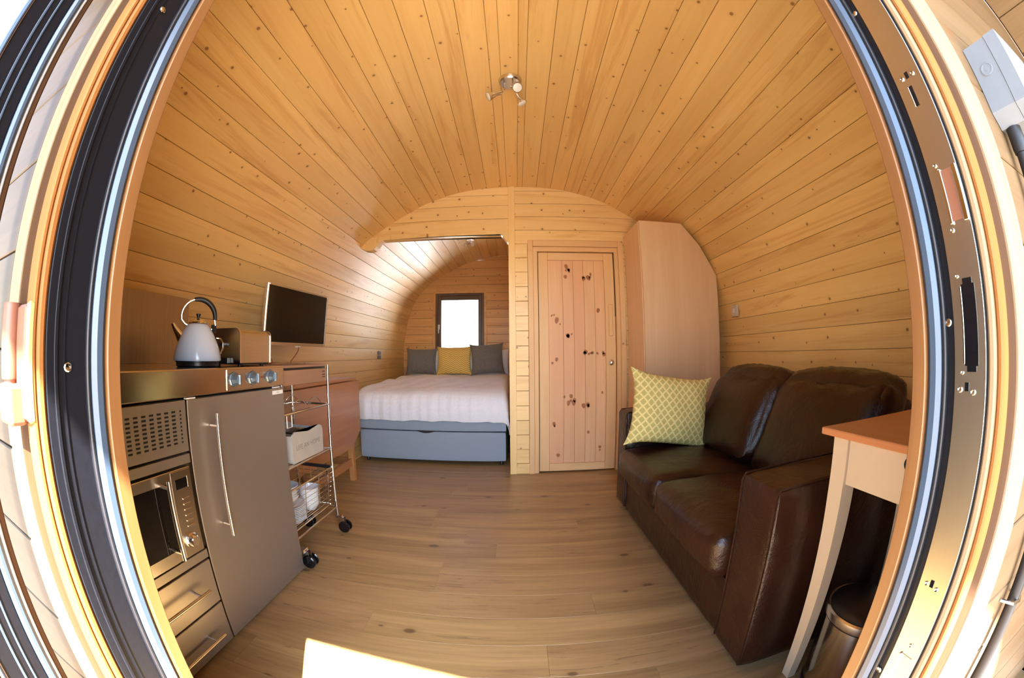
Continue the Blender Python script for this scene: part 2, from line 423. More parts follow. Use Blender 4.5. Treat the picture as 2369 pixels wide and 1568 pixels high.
def softbox(lo, hi, r=0.04, bulge=(0, 0, 0), n=10, rs=None):
    """rounded box with puffed faces"""
    bm = NB(); lo, hi = Vector(lo), Vector(hi); c = (lo+hi)/2; h = (hi-lo)/2
    bmesh.ops.create_cube(bm, size=2.0)
    bmesh.ops.subdivide_edges(bm, edges=bm.edges[:], cuts=n, use_grid_fill=True)
    for v in bm.verts:
        t = v.co.copy()
        # denser sampling near edges
        t = Vector([math.copysign(1-(1-abs(a))**1.35, a) for a in t])
        p = Vector((t.x*h.x, t.y*h.y, t.z*h.z))
        q = Vector([max(-h[i]+r, min(h[i]-r, p[i])) for i in range(3)])
        d = p-q
        if d.length > 1e-9:
            m = max(abs(d.x), abs(d.y), abs(d.z)); p = q+d.normalized()*r*(m/r if m < r else 1.0)
        for i in range(3):
            j, k = (i+1) % 3, (i+2) % 3
            w = (1-t[j]**2)*(1-t[k]**2)
            s = abs(t[i])**3*math.copysign(1, t[i])
            p[i] += bulge[i]*w*s
        if rs: p += rs(t)
        v.co = c+p
    return bm
def text(name, body, size, mat, parent, matrix, extrude=0.0006):
    cu = bpy.data.curves.new(name, 'FONT'); cu.body = body; cu.size = size; cu.extrude = extrude
    cu.align_x = 'CENTER'; cu.align_y = 'CENTER'; cu.materials.append(M[mat])
    o = bpy.data.objects.new(name, cu); C.objects.link(o)
    bpy.context.view_layer.update()
    me = bpy.data.meshes.new_from_object(o.evaluated_get(bpy.context.evaluated_depsgraph_get()))
    bpy.data.objects.remove(o); bpy.data.curves.remove(cu)
    if not me.materials: me.materials.append(M[mat])
    o = bpy.data.objects.new(name, me); C.objects.link(o)
    off = ROOT.get(parent, Vector((0, 0, 0))); o.parent = parent
    o.matrix_local = Matrix.Translation(-off) @ matrix
    return o

# ------------------------------------------------------------------ pod profile
PROF = [(0, 2.44), (.19, 2.434), (.416, 2.408), (.6, 2.363), (.79, 2.295), (1.0, 2.18), (1.2, 2.06), (1.3, 1.985), (1.42, 1.86),
        (1.514, 1.70), (1.575, 1.52), (1.61, 1.35), (1.643, 1.12), (1.65, .9), (1.64, .6), (1.6, .3), (1.52, 0)]
def crspline(P, n=10):
    E_ = [(-P[1][0], P[1][1])]+P+[(2*P[-1][0]-P[-2][0], 2*P[-1][1]-P[-2][1])]
    out = []
    for i in range(1, len(E_)-2):
        a, b, c, d = E_[i-1:i+3]
        for k in range(n):
            t = k/n
            out.append(tuple(.5*((2*b[j])+(-a[j]+c[j])*t+(2*a[j]-5*b[j]+4*c[j]-d[j])*t*t+(-a[j]+3*b[j]-3*c[j]+d[j])*t**3) for j in (0, 1)))
    out.append(P[-1]); return out
CURVE = crspline(PROF); ARC = [0.0]
for a, b in zip(CURVE, CURVE[1:]): ARC.append(ARC[-1]+math.dist(a, b))
def at_s(s):
    sg = -1 if s < 0 else 1; s = min(abs(s), ARC[-1]-1e-6)
    for i in range(len(ARC)-1):
        if ARC[i+1] >= s:
            t = (s-ARC[i])/(ARC[i+1]-ARC[i]); a, b = CURVE[i], CURVE[i+1]
            return sg*(a[0]+t*(b[0]-a[0])), a[1]+t*(b[1]-a[1])
def half_width(z):
    for a, b in zip(CURVE, CURVE[1:]):
        if b[1] <= z <= a[1]: return a[0]+(a[1]-z)/(a[1]-b[1]+1e-9)*(b[0]-a[0])
    return 0.0 if z > 2.44 else 1.52
def z_at(x):
    x = abs(x); best = 2.44
    for a, b in zip(CURVE, CURVE[1:]):
        if a[0] <= x <= b[0]: return a[1]+(x-a[0])/(b[0]-a[0]+1e-9)*(b[1]-a[1])
        if b[1] < 1.0: break
    return 1.0

def plank_bm(pts, thick=0.012, cham=0.0017):
    """local: x across, y along, +z face. pts = polygon (x,y)"""
    bm = NB()
    x0 = min(p[0] for p in pts); x1 = max(p[0] for p in pts)
    lo = [bm.verts.new((x, y, -thick)) for x, y in pts]
    mid = [bm.verts.new((x, y, -cham)) for x, y in pts]
    hi = [bm.verts.new((min(max(x, x0+cham), x1-cham), y, 0)) for x, y in pts]
    n = len(pts); bm.faces.new(lo); bm.faces.new(hi)
    for A, B in ((lo, mid), (mid, hi)):
        for i in range(n): bm.faces.new((A[i], A[(i+1) % n], B[(i+1) % n], B[i]))
    bmesh.ops.recalc_face_normals(bm, faces=bm.faces)
    return bm
PMESH = {}
def plank(parent, origin, X, Y, pts, mat, thick=0.012, key=None, cham=0.0017, name='plank'):
    X = Vector(X).normalized(); Y = Vector(Y).normalized(); N = X.cross(Y)
    if key and key in PMESH: me = PMESH[key]
    else:
        bm = plank_bm(pts, thick, cham); me = bpy.data.meshes.new(name); bm.to_mesh(me); bm.free(); me.materials.append(M[mat])
        if key: PMESH[key] = me
    o = bpy.data.objects.new(name, me); C.objects.link(o); o.parent = parent
    off = ROOT.get(parent, Vector((0, 0, 0)))
    o.matrix_local = Matrix.Translation(-off) @ Matrix(((X.x, Y.x, N.x, origin[0]), (X.y, Y.y, N.y, origin[1]), (X.z, Y.z, N.z, origin[2]), (0, 0, 0, 1)))
    ROOT[o] = off
    return o
Y_IN, Y_PART, Y_END = 0.25, 2.93, 5.20

# shell backing
def shell_piece(s0, s1, y0, y1, d0=0.0125, d1=0.06, n=24):
    bm = NB(); inner = []; outer = []
    for i in range(n+1):
        s = s0+(s1-s0)*i/n
        x, z = at_s(s); xa, za = at_s(s-0.01); xb, zb = at_s(s+0.01)
        if abs(s) > ARC[-1]-0.02: xa, za = at_s(math.copysign(ARC[-1]-0.03, s)); xb, zb = x, z
        t = Vector((xb-xa, 0, zb-za)); t.normalize()
        if (t.x*(x)+t.z*0) is None: pass
        nrm = Vector((-t.z, 0, t.x))
        if nrm.x*x+nrm.z*(z-0.9) < 0: nrm = -nrm
        p = Vector((x, 0, z))
        inner.append(p+nrm*d0); outer.append(p+nrm*d1)
    poly = inner+outer[::-1]
    prism(bm, [(p.x, p.z) for p in poly], (0, y0, 0), (1, 0, 0), (0, 0, 1), (0, 1, 0), y1-y0)
    bmesh.ops.triangulate(bm, faces=[f for f in bm.faces if len(f.verts) > 4])
    return bm
SW = 1.57
END = ARC[-1]
ceiling = struct('ceiling', shell_piece(-SW, SW, 0.17, 5.27), 'groove')
wall_left = struct('wall_left', shell_piece(-END, -SW-0.0005, 0.17, 5.27), 'groove')
wall_right = struct('wall_right', shell_piece(SW+0.0005, END, 0.17, 5.27), 'groove')

# floor
floor = struct('floor', bx(-1.53, 1.53, 0.1, 5.27, -0.12, -0.009), 'groove')
rows = []; y = 0.10
joints_y = [0.10, 0.25, 0.40, 0.55, 0.70, 0.853]
while joints_y[-1] < 5.2: joints_y.append(joints_y[-1]+0.1515)
seams = {5: [0.098, -1.1, 1.3], 6: [-0.555, 0.75], 7: [0.3, -1.0], 8: [-0.352, 0.95], 9: [-0.352, 0.9]}
fr = random.Random(3)
for k in range(len(joints_y)-1):
    ya, yb = joints_y[k], min(joints_y[k+1], 5.2)
    if yb-ya < 0.01: continue
    cuts = seams.get(k) or [fr.uniform(-1.2, -0.1), fr.uniform(0.2, 1.2)]
    xs = sorted([-1.52]+list(cuts)+[1.52])
    for xa, xb in zip(xs, xs[1:]):
        if xb-xa < 0.05: continue
        w, l = (yb-ya)/2-0.0003, (xb-xa)/2-0.0003
        # local x across (world y), local y along (world -x)
        plank(floor, ((xa+xb)/2, (ya+yb)/2, 0), (0, 1, 0), (-1, 0, 0), [(-w, -l), (w, -l), (w, l), (-w, l)], 'laminate', 0.008, cham=0.0006)

# shell planks
PW = 0.1213
js = [-0.116, -0.062, 0.028, 0.071]
right = [0.071]; left = [-0.116]
while right[-1]+PW < END+0.05: right.append(right[-1]+PW)
while left[-1]-PW > -END-0.05: left.append(left[-1]-PW)
right[-1] = min(right[-1], END); left[-1] = max(left[-1], -END)
js = sorted(set(left+js+right))
for s0, s1 in zip(js, js[1:]):
    (xa, za), (xb, zb) = at_s(s0), at_s(s1)
    L = math.hypot(xb-xa, zb-za)
    if L < 0.01: continue
    mid = (s0+s1)/2
    par = ceiling if abs(mid) < SW else (wall_left if mid < 0 else wall_right)
    yend = Y_END if mid < 0.03 else Y_PART+0.05
    y0 = Y_IN-0.01
    w = L/2-0.0006; l = (yend-y0)/2
    X = Vector((xb-xa, 0, zb-za)).normalized()
    # face normal must point inwards: N = X x Y ; choose Y sign
    Yd = Vector((0, 1, 0)); N = X.cross(Yd)
    c = Vector(((xa+xb)/2, (y0+yend)/2, (za+zb)/2))
    if N.dot(Vector((0, c.y, 1.0))-c) < 0: Yd = -Yd
    key = None
    if abs(L-PW) < 0.0006: key = 'ceil_%d' % (1 if yend > 4 else 0); w = PW/2-0.0008
    plank(par, c, X, Yd, [(-w, -l), (w, -l), (w, l), (-w, l)], 'pine', 0.012, key=key)

# horizontally boarded walls -------------------------------------------------
def strip_pts(z0, z1, xl, xr, clip=True):
    """polygon in (x,z) of board z0..z1 between xl and xr clipped by the arch"""
    n = 5; L_, R_ = [], []
    for i in range(n+1):
        z = z0+(z1-z0)*i/n; h = half_width(z) if clip else 9
        a, b = max(xl, -h), min(xr, h)
        if b-a < 0.004: continue
        L_.append((a, z)); R_.append((b, z))
    if len(L_) < 2: return None
    return R_+L_[::-1]
def hboard(parent, y, z0, z1, xl, xr, mat, facing=-1, thick=0.012, clip=True):
    g = 0.0014
    pts = strip_pts(z0+g, z1-g, xl, xr, clip)
    if not pts: return
    cx = sum(p[0] for p in pts)/len(pts); cz = (z0+z1)/2
    # local x = world z ; local y = along world x ; normal = X x Y
    X = (0, 0, 1); Yv = (facing*-1.0, 0, 0) if False else ((1, 0, 0) if False else None)
    # Z x (+x) = +y ; Z x (-x) = -y
    sgn = 1 if facing > 0 else -1
    loc = [((z-cz), (x-cx)*sgn) for x, z in pts]
    plank(parent, (cx, y, cz), (0, 0, 1), (sgn, 0, 0), loc, mat, thick)
def zj(): return [0.092+0.1213*k for k in range(20)]
ZJ = zj()

# partition wall in front of bathroom and beam over the bed
wall_back = struct('wall_partition', bx(0.0, 0.19, 2.944, 3.0, 0.0, 2.0), 'groove')
b2 = NB()
prism(b2, strip_pts(0.0, 1.3, 0.9, 1.66)[::1], (0, 2.944, 0), (1, 0, 0), (0, 0, 1), (0, 1, 0), 0.056)
for i in range(9):
    z0 = 1.3+i*0.135; 
    p = strip_pts(z0, min(z0+0.135, 2.439), 0.0 if z0 > 1.86 else 0.83, 1.66)
    if p: prism(b2, p, (0, 2.944, 0), (1, 0, 0), (0, 0, 1), (0, 1, 0), 0.056)
    if z0+0.135 > 2.0:
        p = strip_pts(max(z0, 2.0), min(z0+0.135, 2.439), -1.3, 0.0)
        if p: prism(b2, p, (0, 2.944, 0), (1, 0, 0), (0, 0, 1), (0, 1, 0), 0.056)
struct('back_panel', b2, 'groove', wall_back)
zz_ = [0.092]+[0.092+0.1213*k for k in range(1, 21)]
for z0, z1 in zip(zz_, zz_[1:]):
    if z0 > 2.43: break
    z1 = min(z1, 2.4395)
    if z1 <= 1.95:
        hboard(wall_back, 2.93, z0, z1, 0.003, 0.104, 'pine_pale')
        hboard(wall_back, 2.93, z0, z1, 0.919, 1.66, 'pine_pale')
    else:
        hboard(wall_back, 2.93, z0, z1, 0.003, 1.66, 'pine_pale')
hboard(wall_back, 2.93, 1.941, 2.033, 0.003, 1.66, 'pine_pale') if False else None
hboard(wall_back, 2.924, 0.0, 0.092, -0.040, 0.125, 'pine_pale', thick=0.02, clip=False)
# beam boards over the bed
for z0, z1 in ((2.02, 2.139), (2.139, 2.262), (2.262, 2.36), (2.36, 2.4395)):
    hboard(wall_back, 2.93, z0, z1, -1.30, -0.052, 'pine_pale')
bm = NB()
pts = [(-1.262, 2.02), (-1.17, 2.02), (-0.08, 2.02), (-0.06, 2.02), (-0.052, 2.02), (-0.052, 1.925), (-0.062, 1.930), (-0.08, 1.955), (-0.10, 1.985), (-0.12, 1.995),
       (-0.7, 1.992), (-1.145, 1.988), (-1.175, 1.972), (-1.20, 1.935), (-1.225, 1.912), (-1.26, 1.902), (-1.30, 1.905), (-1.355, 1.93), (-1.30, 1.983)]
prism(bm, pts, (0, 2.922, 0), (1, 0, 0), (0, 0, 1), (0, 1, 0), 0.08)
bmesh.ops.triangulate(bm, faces=[f for f in bm.faces if len(f.verts) > 4])
struct('beam', bm, 'pine_pale', wall_back)
obj('post', bx(-0.052, 0.003, 2.918, 3.0, 0.0, 2.4385, bev=0.002), 'pine_post', wall_back)

# divider wall along the bed
wd = struct('wall_divider', bx(-0.035, -0.005, 3.0, 5.2, 0.0, 2.435), 'groove')
for k in range(20):
    z0 = 0.092+0.1213*(k-1) if k else 0.0; z0 = max(z0, 0); z1 = min(0.092+0.1213*k, 2.435)
    if z1-z0 < 0.01: continue
    h = (z1-z0)/2-0.0007
    plank(wd, (-0.0345+0.0-0.012, 4.1, (z0+z1)/2), (0, 0, 1), (0, 1, 0), [(-h, -1.1), (h, -1.1), (h, 1.1), (-h, 1.1)], 'pine', 0.0115)

# end wall with window
wall_end = struct('wall_end', bx(-1.66, -1.15, 5.213, 5.27, 0, 1.98), 'groove')
b3 = NB(); box(b3, -0.47, 1.66, 5.213, 5.27, 0, 1.98); box(b3, -1.15, -0.47, 5.213, 5.27, 0, 0.96)
prism(b3, strip_pts(1.89, 2.439, -1.66, 1.66), (0, 5.213, 0), (1, 0, 0), (0, 0, 1), (0, 1, 0), 0.057)
bmesh.ops.triangulate(b3, faces=[f for f in b3.faces if len(f.verts) > 4])
struct('end_panel', b3, 'groove', wall_end)
for k in range(-1, 20):
    z0 = max(0.0, 0.070+0.1213*k); z1 = min(0.070+0.1213*(k+1), 2.4395)
    if z1-z0 < 0.01: continue
    if z1 > 0.96 and z0 < 1.90:
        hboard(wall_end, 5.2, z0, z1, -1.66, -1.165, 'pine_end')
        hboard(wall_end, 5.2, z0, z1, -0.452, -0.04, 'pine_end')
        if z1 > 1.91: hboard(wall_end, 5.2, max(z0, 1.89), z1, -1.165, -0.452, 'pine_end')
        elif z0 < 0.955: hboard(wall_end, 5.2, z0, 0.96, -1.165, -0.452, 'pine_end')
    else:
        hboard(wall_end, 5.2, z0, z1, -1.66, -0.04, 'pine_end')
win = struct('window_1')
for nm, a in (('casing', (-1.2, -1.165, 5.188, 5.2, 0.94, 1.905)), ('casing', (-0.452, -0.417, 5.188, 5.2, 0.94, 1.905)), ('casing', (-1.2, -0.417, 5.187, 5.2, 1.885, 1.915)), ('casing', (-1.2, -0.417, 5.187, 5.2, 0.93, 0.965))):
    obj('casing', bx(*a, bev=0.002), 'pine_end', win)
bm = NB()
for a in ((-1.165, -1.13, 1), (-0.487, -0.452, 1)): box(bm, a[0], a[1], 5.195, 5.26, 0.965, 1.885, bev=0.003)
box(bm, -1.13, -0.487, 5.195, 5.26, 1.85, 1.885, bev=0.003); box(bm, -1.13, -0.487, 5.195, 5.26, 0.965, 1.0, bev=0.003)
obj('window_frame', bm, 'window_brown', win)
bm = NB()
for a in ((-1.13, -1.08), (-0.537, -0.487)): box(bm, a[0], a[1], 5.205, 5.25, 1.0, 1.85, bev=0.004)
box(bm, -1.08, -0.537, 5.205, 5.25, 1.785, 1.85, bev=0.004); box(bm, -1.08, -0.537, 5.205, 5.25, 1.0, 1.055, bev=0.004)
sash = obj('sash', bm, 'window_brown', win)
obj('pane', bx(-1.08, -0.537, 5.226, 5.232, 1.055, 1.785), 'glass', win)
bm = NB(); box(bm, -1.128, -1.102, 5.196, 5.206, 1.36, 1.43, bev=0.003); box(bm, -1.122, -1.108, 5.176, 5.198, 1.39, 1.404, bev=0.002); box(bm, -1.123, -1.107, 5.168, 5.18, 1.30, 1.405, bev=0.004)
obj('window_handle', bm, 'white_plastic', win)

# ------------------------------------------------------------------ front wall, entrance door frame
wall_front = struct('wall_front', bx(-1.53, -0.50, 0.178, 0.24, 0, 0.3), 'groove')
b4 = NB()
def slab(z0, z1, xl, xr):
    p = strip_pts(z0, z1, xl, xr)
    if p: prism(b4, p, (0, 0.178, 0), (1, 0, 0), (0, 0, 1), (0, 1, 0), 0.062)
slab(0.0, 0.3, 0.5, 1.66)
for i in range(9):
    z0 = 0.3+i*0.2; z1 = z0+0.2 if z0+0.2 < 2.06 else 2.06
    slab(z0, z1, -1.66, -0.5); slab(z0, z1, 0.5, 1.66)
for z0, z1 in ((2.06, 2.2), (2.2, 2.3), (2.3, 2.38), (2.38, 2.44)): slab(z0, z1, -1.66, 1.66)
bmesh.ops.triangulate(b4, faces=[f for f in b4.faces if len(f.verts) > 4])
struct('front_panel', b4, 'groove', wall_front)
for k in range(20):
    z0 = 0.0+0.1213*k+0.03; z1 = min(z0+0.1213, 2.4395)
    if z1-z0 < 0.01: continue
    if z0 < 2.08:
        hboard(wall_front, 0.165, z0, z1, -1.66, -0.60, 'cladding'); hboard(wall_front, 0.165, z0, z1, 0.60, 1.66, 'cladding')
    else: hboard(wall_front, 0.165, z0, z1, -1.66, 1.66, 'cladding')

door1 = struct('door_1')
ZT = 2.05
def vert(name, x0, x1, y0, y1, mat, bev=0.0012, z0=0.0, z1=ZT, sg=1, parent=None):
    a, b = sorted((sg*x0, sg*x1))
    return obj(name, bx(a, b, y0, y1, z0, z1, bev=bev), mat, parent or door1)
for sg in (-1, 1):
    vert('jamb_lining', 0.450, 0.52, 0.2435, 0.262, 'jamb_wood', sg=sg)
    vert('gasket', 0.4535, 0.478, 0.226, 0.2433, 'gasket_blue', bev=0.005, sg=sg)
    vert('gasket_lip', 0.4595, 0.478, 0.2205, 0.2258, 'rubber_black', bev=0.0015, sg=sg)
    vert('frame_member', 0.465, 0.53, 0.1705, 0.2405, 'frame_black', sg=sg)
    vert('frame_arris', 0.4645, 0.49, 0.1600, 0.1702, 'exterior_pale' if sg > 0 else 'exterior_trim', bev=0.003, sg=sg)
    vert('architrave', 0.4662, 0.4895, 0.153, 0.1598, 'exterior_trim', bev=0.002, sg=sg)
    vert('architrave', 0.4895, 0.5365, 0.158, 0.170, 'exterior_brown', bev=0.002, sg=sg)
    if sg > 0: vert('architrave', 0.5365, 0.600, 0.152, 0.172, 'exterior_pale', bev=0.004, sg=sg)
    else:
        vert('architrave', 0.5365, 0.569, 0.153, 0.172, 'exterior_pale', bev=0.004, sg=sg)
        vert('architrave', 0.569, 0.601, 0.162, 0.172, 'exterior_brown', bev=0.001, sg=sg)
    bmr = NB()
    a, b = sorted((sg*0.4642, sg*0.466))
    if sg < 0:
        box(bmr, a-0.001, b+0.0007, 0.1925, 0.1938, 0, ZT); box(bmr, a, b+0.002, 0.1800, 0.1845, 0, ZT, bev=0.0006)
        obj('frame_rib', bmr, 'frame_black', door1)
    else:
        box(bmr, a, b, 0.2170, 0.2180, 0, ZT); obj('frame_rib', bmr, 'frame_black', door1)
# head of the frame and threshold
for nm, y0, y1, z0, z1, mt in (('jamb_head', 0.2435, 0.262, 2.0, 2.07, 'jamb_wood'), ('frame_head', 0.1705, 0.2405, 2.005, 2.07, 'frame_black'), ('architrave_head', 0.152, 0.172, 2.02, 2.15, 'exterior_pale')):
    obj(nm, bx(-0.45 if nm == 'jamb_head' else -0.6, 0.45 if nm == 'jamb_head' else 0.6, y0, y1, z0+0.045, z1+0.045), mt, door1)
obj('threshold', bx(-0.465, 0.465, 0.13, 0.262, -0.03, 0.004, bev=0.002), 'steel', door1)
# screws on the frame
def screw(x, y, z, nx, r=0.0042, parent=door1, mat='chrome'):
    bm = NB(); lathe(bm, [(r, 0), (r, 0.0008), (r*0.75, 0.0018), (r*0.35, 0.0014), (0, 0.0008)], (x, y, z), 14, (nx, 0, 0))
    obj('screw', bm, mat, parent, True)
for z in (1.452, 0.983, 0.50): screw(-0.4643, 0.1975, z, 1, 0.0052)
for z in (1.443, 1.022, 0.581): screw(0.4643, 0.2175, z, -1, 0.0045)
# stainless keep strip on the right jamb
kp = struct('keep_strip', bx(0.4632, 0.4645, 0.1715, 0.2105, 0.02, ZT-0.02, bev=0.0004), 'steel_strip', door1)
def slot(y0, y1, z0, z1, bev=0.003, mat='black_gloss', nm='slot', x=0.4631, parent=kp, d=0.0012):
    obj(nm, bx(x-0.0006, x+d, y0, y1, z0, z1, bev=0), mat, parent)
slot(0.1805, 0.197, 0.976, 1.060); slot(0.183, 0.1945, 0.970, 0.976); slot(0.183, 0.1945, 1.060, 1.066)
obj('slot_rim', bx(0.4615, 0.4633, 0.197, 0.199, 0.978, 1.058, bev=0.0004), 'chrome', kp)
slot(0.190, 0.195, 1.269, 1.297)
obj('slot_rim', bx(0.4615, 0.4633, 0.195, 0.1966, 1.269, 1.297, bev=0.0004), 'chrome', kp)
slot(0.180, 0.193, 1.127, 1.185, mat='hinge_brown')
for ya, yb in ((0.193, 0.1965), (0.1722, 0.1782)): obj('slot_rim', bx(0.460, 0.4633, ya, yb, 1.124, 1.187, bev=0.0006), 'chrome', kp)
slot(0.179, 0.195, 0.555, 0.627, mat='steel'); obj('slot_rim', bx(0.460, 0.4633, 0.195, 0.1985, 0.555, 0.627, bev=0.0006), 'chrome', kp)
for y, z, r in ((0.2005, 1.069, .0022), (0.2005, 0.969, .0022), (0.1985, 1.193, .0028), (0.1965, 1.118, .0028), (0.203, 0.9515, .0034), (0.1865, 0.9495, .0034),
                (0.199, 1.311, .0032), (0.182, 1.310, .0032), (0.2005, 0.728, .0028), (0.185, 0.7265, .0028), (0.189, 0.643, .0025)):
    screw(0.4632, y, z, -1, r, kp)
for y, z in ((0.1945, 0.953), (0.1905, 1.311), (0.193, 0.729)): slot(y-0.0025, y+0.0025, z-0.003, z+0.006)
# hinge on the left
hg = struct('hinge', bx(-0.500, -0.4685, 0.146, 0.1525, 0.930, 1.045, bev=0.003), 'hinge_brown', door1)
obj('hinge_shim', bx(-0.4735, -0.4655, 0.148, 0.158, 0.928, 1.048, bev=0.003), 'hinge_shim', hg)
bm = NB(); lathe(bm, [(0.0, 0.970), (0.0105, 0.970), (0.0112, 0.972), (0.0112, 1.045), (0.0100, 1.0475), (0, 1.048)], (-0.511, 0.1435, 0), 24)
obj('knuckle', bm, 'hinge_brown', hg, True)
bm = NB(); lathe(bm, [(0.0, 0.955), (0.0085, 0.955), (0.0085, 0.971), (0, 0.971)], (-0.511, 0.1435, 0), 20)
obj('pin', bm, 'hinge_brown', hg, True)
obj('knuckle_block', bx(-0.525, -0.480, 0.131, 0.1515, 0.925, 0.966, bev=0.004, seg=2), 'hinge_brown', hg)

# open glazed door leaf
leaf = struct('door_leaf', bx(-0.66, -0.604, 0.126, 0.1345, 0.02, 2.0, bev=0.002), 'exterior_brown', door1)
def lf(nm, y0, y1, mat, x0=-0.66, x1=-0.60, z0=0.02, z1=2.0, bev=0.0015): obj(nm, bx(x0, x1, y0, y1, z0, z1, bev=bev), mat, leaf)
lf('leaf_gasket', 0.1085, 0.1205, 'gasket_blue', x1=-0.597, bev=0.004)
lf('leaf_lip', 0.1205, 0.126, 'grey_plastic', x1=-0.602)
lf('leaf_stile', 0.052, 0.1085, 'frame_black', x1=-0.605)
lf('leaf_rib', 0.090, 0.093, 'gasket_blue', x0=-0.62, x1=-0.6035, bev=0.0005)
lf('leaf_rib', 0.077, 0.0805, 'gasket_blue', x0=-0.62, x1=-0.6035, bev=0.0005)
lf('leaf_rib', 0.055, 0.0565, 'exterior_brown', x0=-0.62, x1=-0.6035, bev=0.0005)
lf('leaf_stile', -0.79, -0.70, 'frame_black')
lf('leaf_rail', -0.70, 0.052, 'frame_black', z0=0.02, z1=0.12); lf('leaf_rail', -0.70, 0.052, 'frame_black', z0=1.92, z1=2.0)
lf('leaf_glass', -0.70, 0.052, 'glass', x0=-0.634, x1=-0.626, z0=0.12, z1=1.92, bev=0)

# canopy over the entrance (right side screen comes down to the deck)
canopy = struct('canopy', shell_piece(-1.37, END, -0.96, 0.165), 'groove')
for s0, s1 in zip(js, js[1:]):
    if s0 < -1.4 or s1 > END: continue
    (xa, za), (xb, zb) = at_s(s0), at_s(s1); L = math.hypot(xb-xa, zb-za); mid = (s0+s1)/2
    if L < 0.02: continue
    X = Vector((xb-xa, 0, zb-za)).normalized(); Yd = Vector((0, 1, 0)); c = Vector(((xa+xb)/2, -0.40, (za+zb)/2))
    if X.cross(Yd).dot(Vector((0, c.y, 1.0))-c) < 0: Yd = -Yd
    w = L/2-0.0008
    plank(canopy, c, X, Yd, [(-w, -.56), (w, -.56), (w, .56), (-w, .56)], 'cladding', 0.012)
struct('ground', bx(-14, 14, -16, 0.06, -0.32, -0.30), 'ground')
g2 = struct('ground_far', bx(-14, 14, 5.4, 24, -0.32, -0.30), 'ground_far')
struct('deck', bx(-1.6, 1.6, -1.1, 0.12, -0.2, -0.12), 'exterior_pale')

# ------------------------------------------------------------------ inner door to the washroom
door2 = struct('door_2')
# casing
obj('casing', bx(0.106, 0.150, 2.915, 2.945, 0, 1.94, bev=0.003), 'door_frame_pine', door2)
obj('casing', bx(0.150, 0.186, 2.930, 3.0, 0, 1.846, bev=0.002), 'door_frame_pine', door2)
obj('casing', bx(0.872, 0.918, 2.915, 2.945, 0, 1.94, bev=0.003), 'door_frame_pine', door2)
obj('casing', bx(0.838, 0.872, 2.930, 3.0, 0, 1.846, bev=0.002), 'door_frame_pine', door2)
obj('casing', bx(0.1505, 0.8715, 2.914, 2.945, 1.886, 1.94, bev=0.003), 'door_frame_pine_x', door2)
obj('casing', bx(0.1505, 0.8715, 2.930, 3.0, 1.846, 1.885, bev=0.002), 'door_frame_pine_x', door2)
dl = struct('door_panel', bx(0.192, 0.833, 2.975, 2.985, 0.012, 1.840), 'door_pine', door2)
obj('stile', bx(0.192, 0.272, 2.951, 2.9745, 0.012, 1.840, bev=0.002), 'door_frame_pine', dl)
obj('stile', bx(0.748, 0.833, 2.951, 2.9745, 0.012, 1.840, bev=0.002), 'door_frame_pine', dl)
obj('rail', bx(0.2725, 0.7475, 2.951, 2.9745, 1.775, 1.840, bev=0.002), 'door_frame_pine_x', dl)
obj('rail', bx(0.2725, 0.7475, 2.951, 2.9745, 0.012, 0.078, bev=0.002), 'door_frame_pine_x', dl)
xs = [0.2725, 0.392, 0.482, 0.572, 0.662, 0.7475]
for a, b in zip(xs, xs[1:]):
    obj('board', bx(a+0.0006, b-0.0006, 2.960, 2.9745, 0.0785, 1.7745, bev=0.0015), 'door_pine', dl)
# knot clusters in the door boards
kr = random.Random(5)
bmk = NB()
for kx, kz, n in ((0.42, 1.71, 4), (0.40, 1.65, 1), (0.60, 1.64, 5), (0.70, 1.36, 1), (0.30, 1.30, 2), (0.36, 1.26, 2), (0.44, 1.14, 3), (0.60, 1.00, 5), (0.70, 0.98, 3), (0.30, 0.93, 2),
                  (0.46, 0.60, 4), (0.43, 0.64, 2), (0.58, 0.55, 3), (0.70, 0.66, 1), (0.30, 0.42, 2), (0.72, 0.20, 2), (0.62, 0.36, 1), (0.34, 0.16, 1)):
    for i in range(n):
        cx = kx+kr.uniform(-0.035, 0.035); cz = kz+kr.uniform(-0.022, 0.022); r = kr.uniform(0.006, 0.017); e = kr.uniform(1.0, 1.7); th = kr.uniform(-0.6, 0.6)
        p = []
        for k in range(12):
            a = 2*PI*k/12; u, v = r*math.cos(a), r*e*math.sin(a)*(1+0.15*math.sin(3*a))
            p.append((cx+u*math.cos(th)-v*math.sin(th), cz+u*math.sin(th)+v*math.cos(th)))
        prism(bmk, p, (0, 2.9597-0.0004, 0), (1, 0, 0), (0, 0, 1), (0, 1, 0), 0.0012)
ko = obj('knots', bmk, 'knot_wood', dl); ko['kind'] = 'stuff'
bm = NB(); lathe(bm, [(0.024, 0), (0.024, 0.006), (0.018, 0.009), (0.013, 0.022), (0.016, 0.03), (0.010, 0.034), (0, 0.034)], (0.790, 2.951, 0.918), 24, (0, -1, 0))
obj('door_knob', bm, 'chrome_satin', dl, True)
bm = NB(); box(bm, 0.772, 0.808, 2.935, 2.951, 1.138, 1.40, bev=0.004); obj('pull_block', bm, 'door_frame_pine', dl)
bm = NB(); tube(bm, [(0.905, 2.913, 1.10), (0.905, 2.895, 1.10), (0.905, 2.888, 1.075), (0.905, 2.895, 1.055), (0.905, 2.90, 1.06)], 0.002)
tag(top(obj('coat_hook', bm, 'chrome_satin', None, True)), 'tiny metal hook screwed to the right casing of the pine inner door', 'hook')

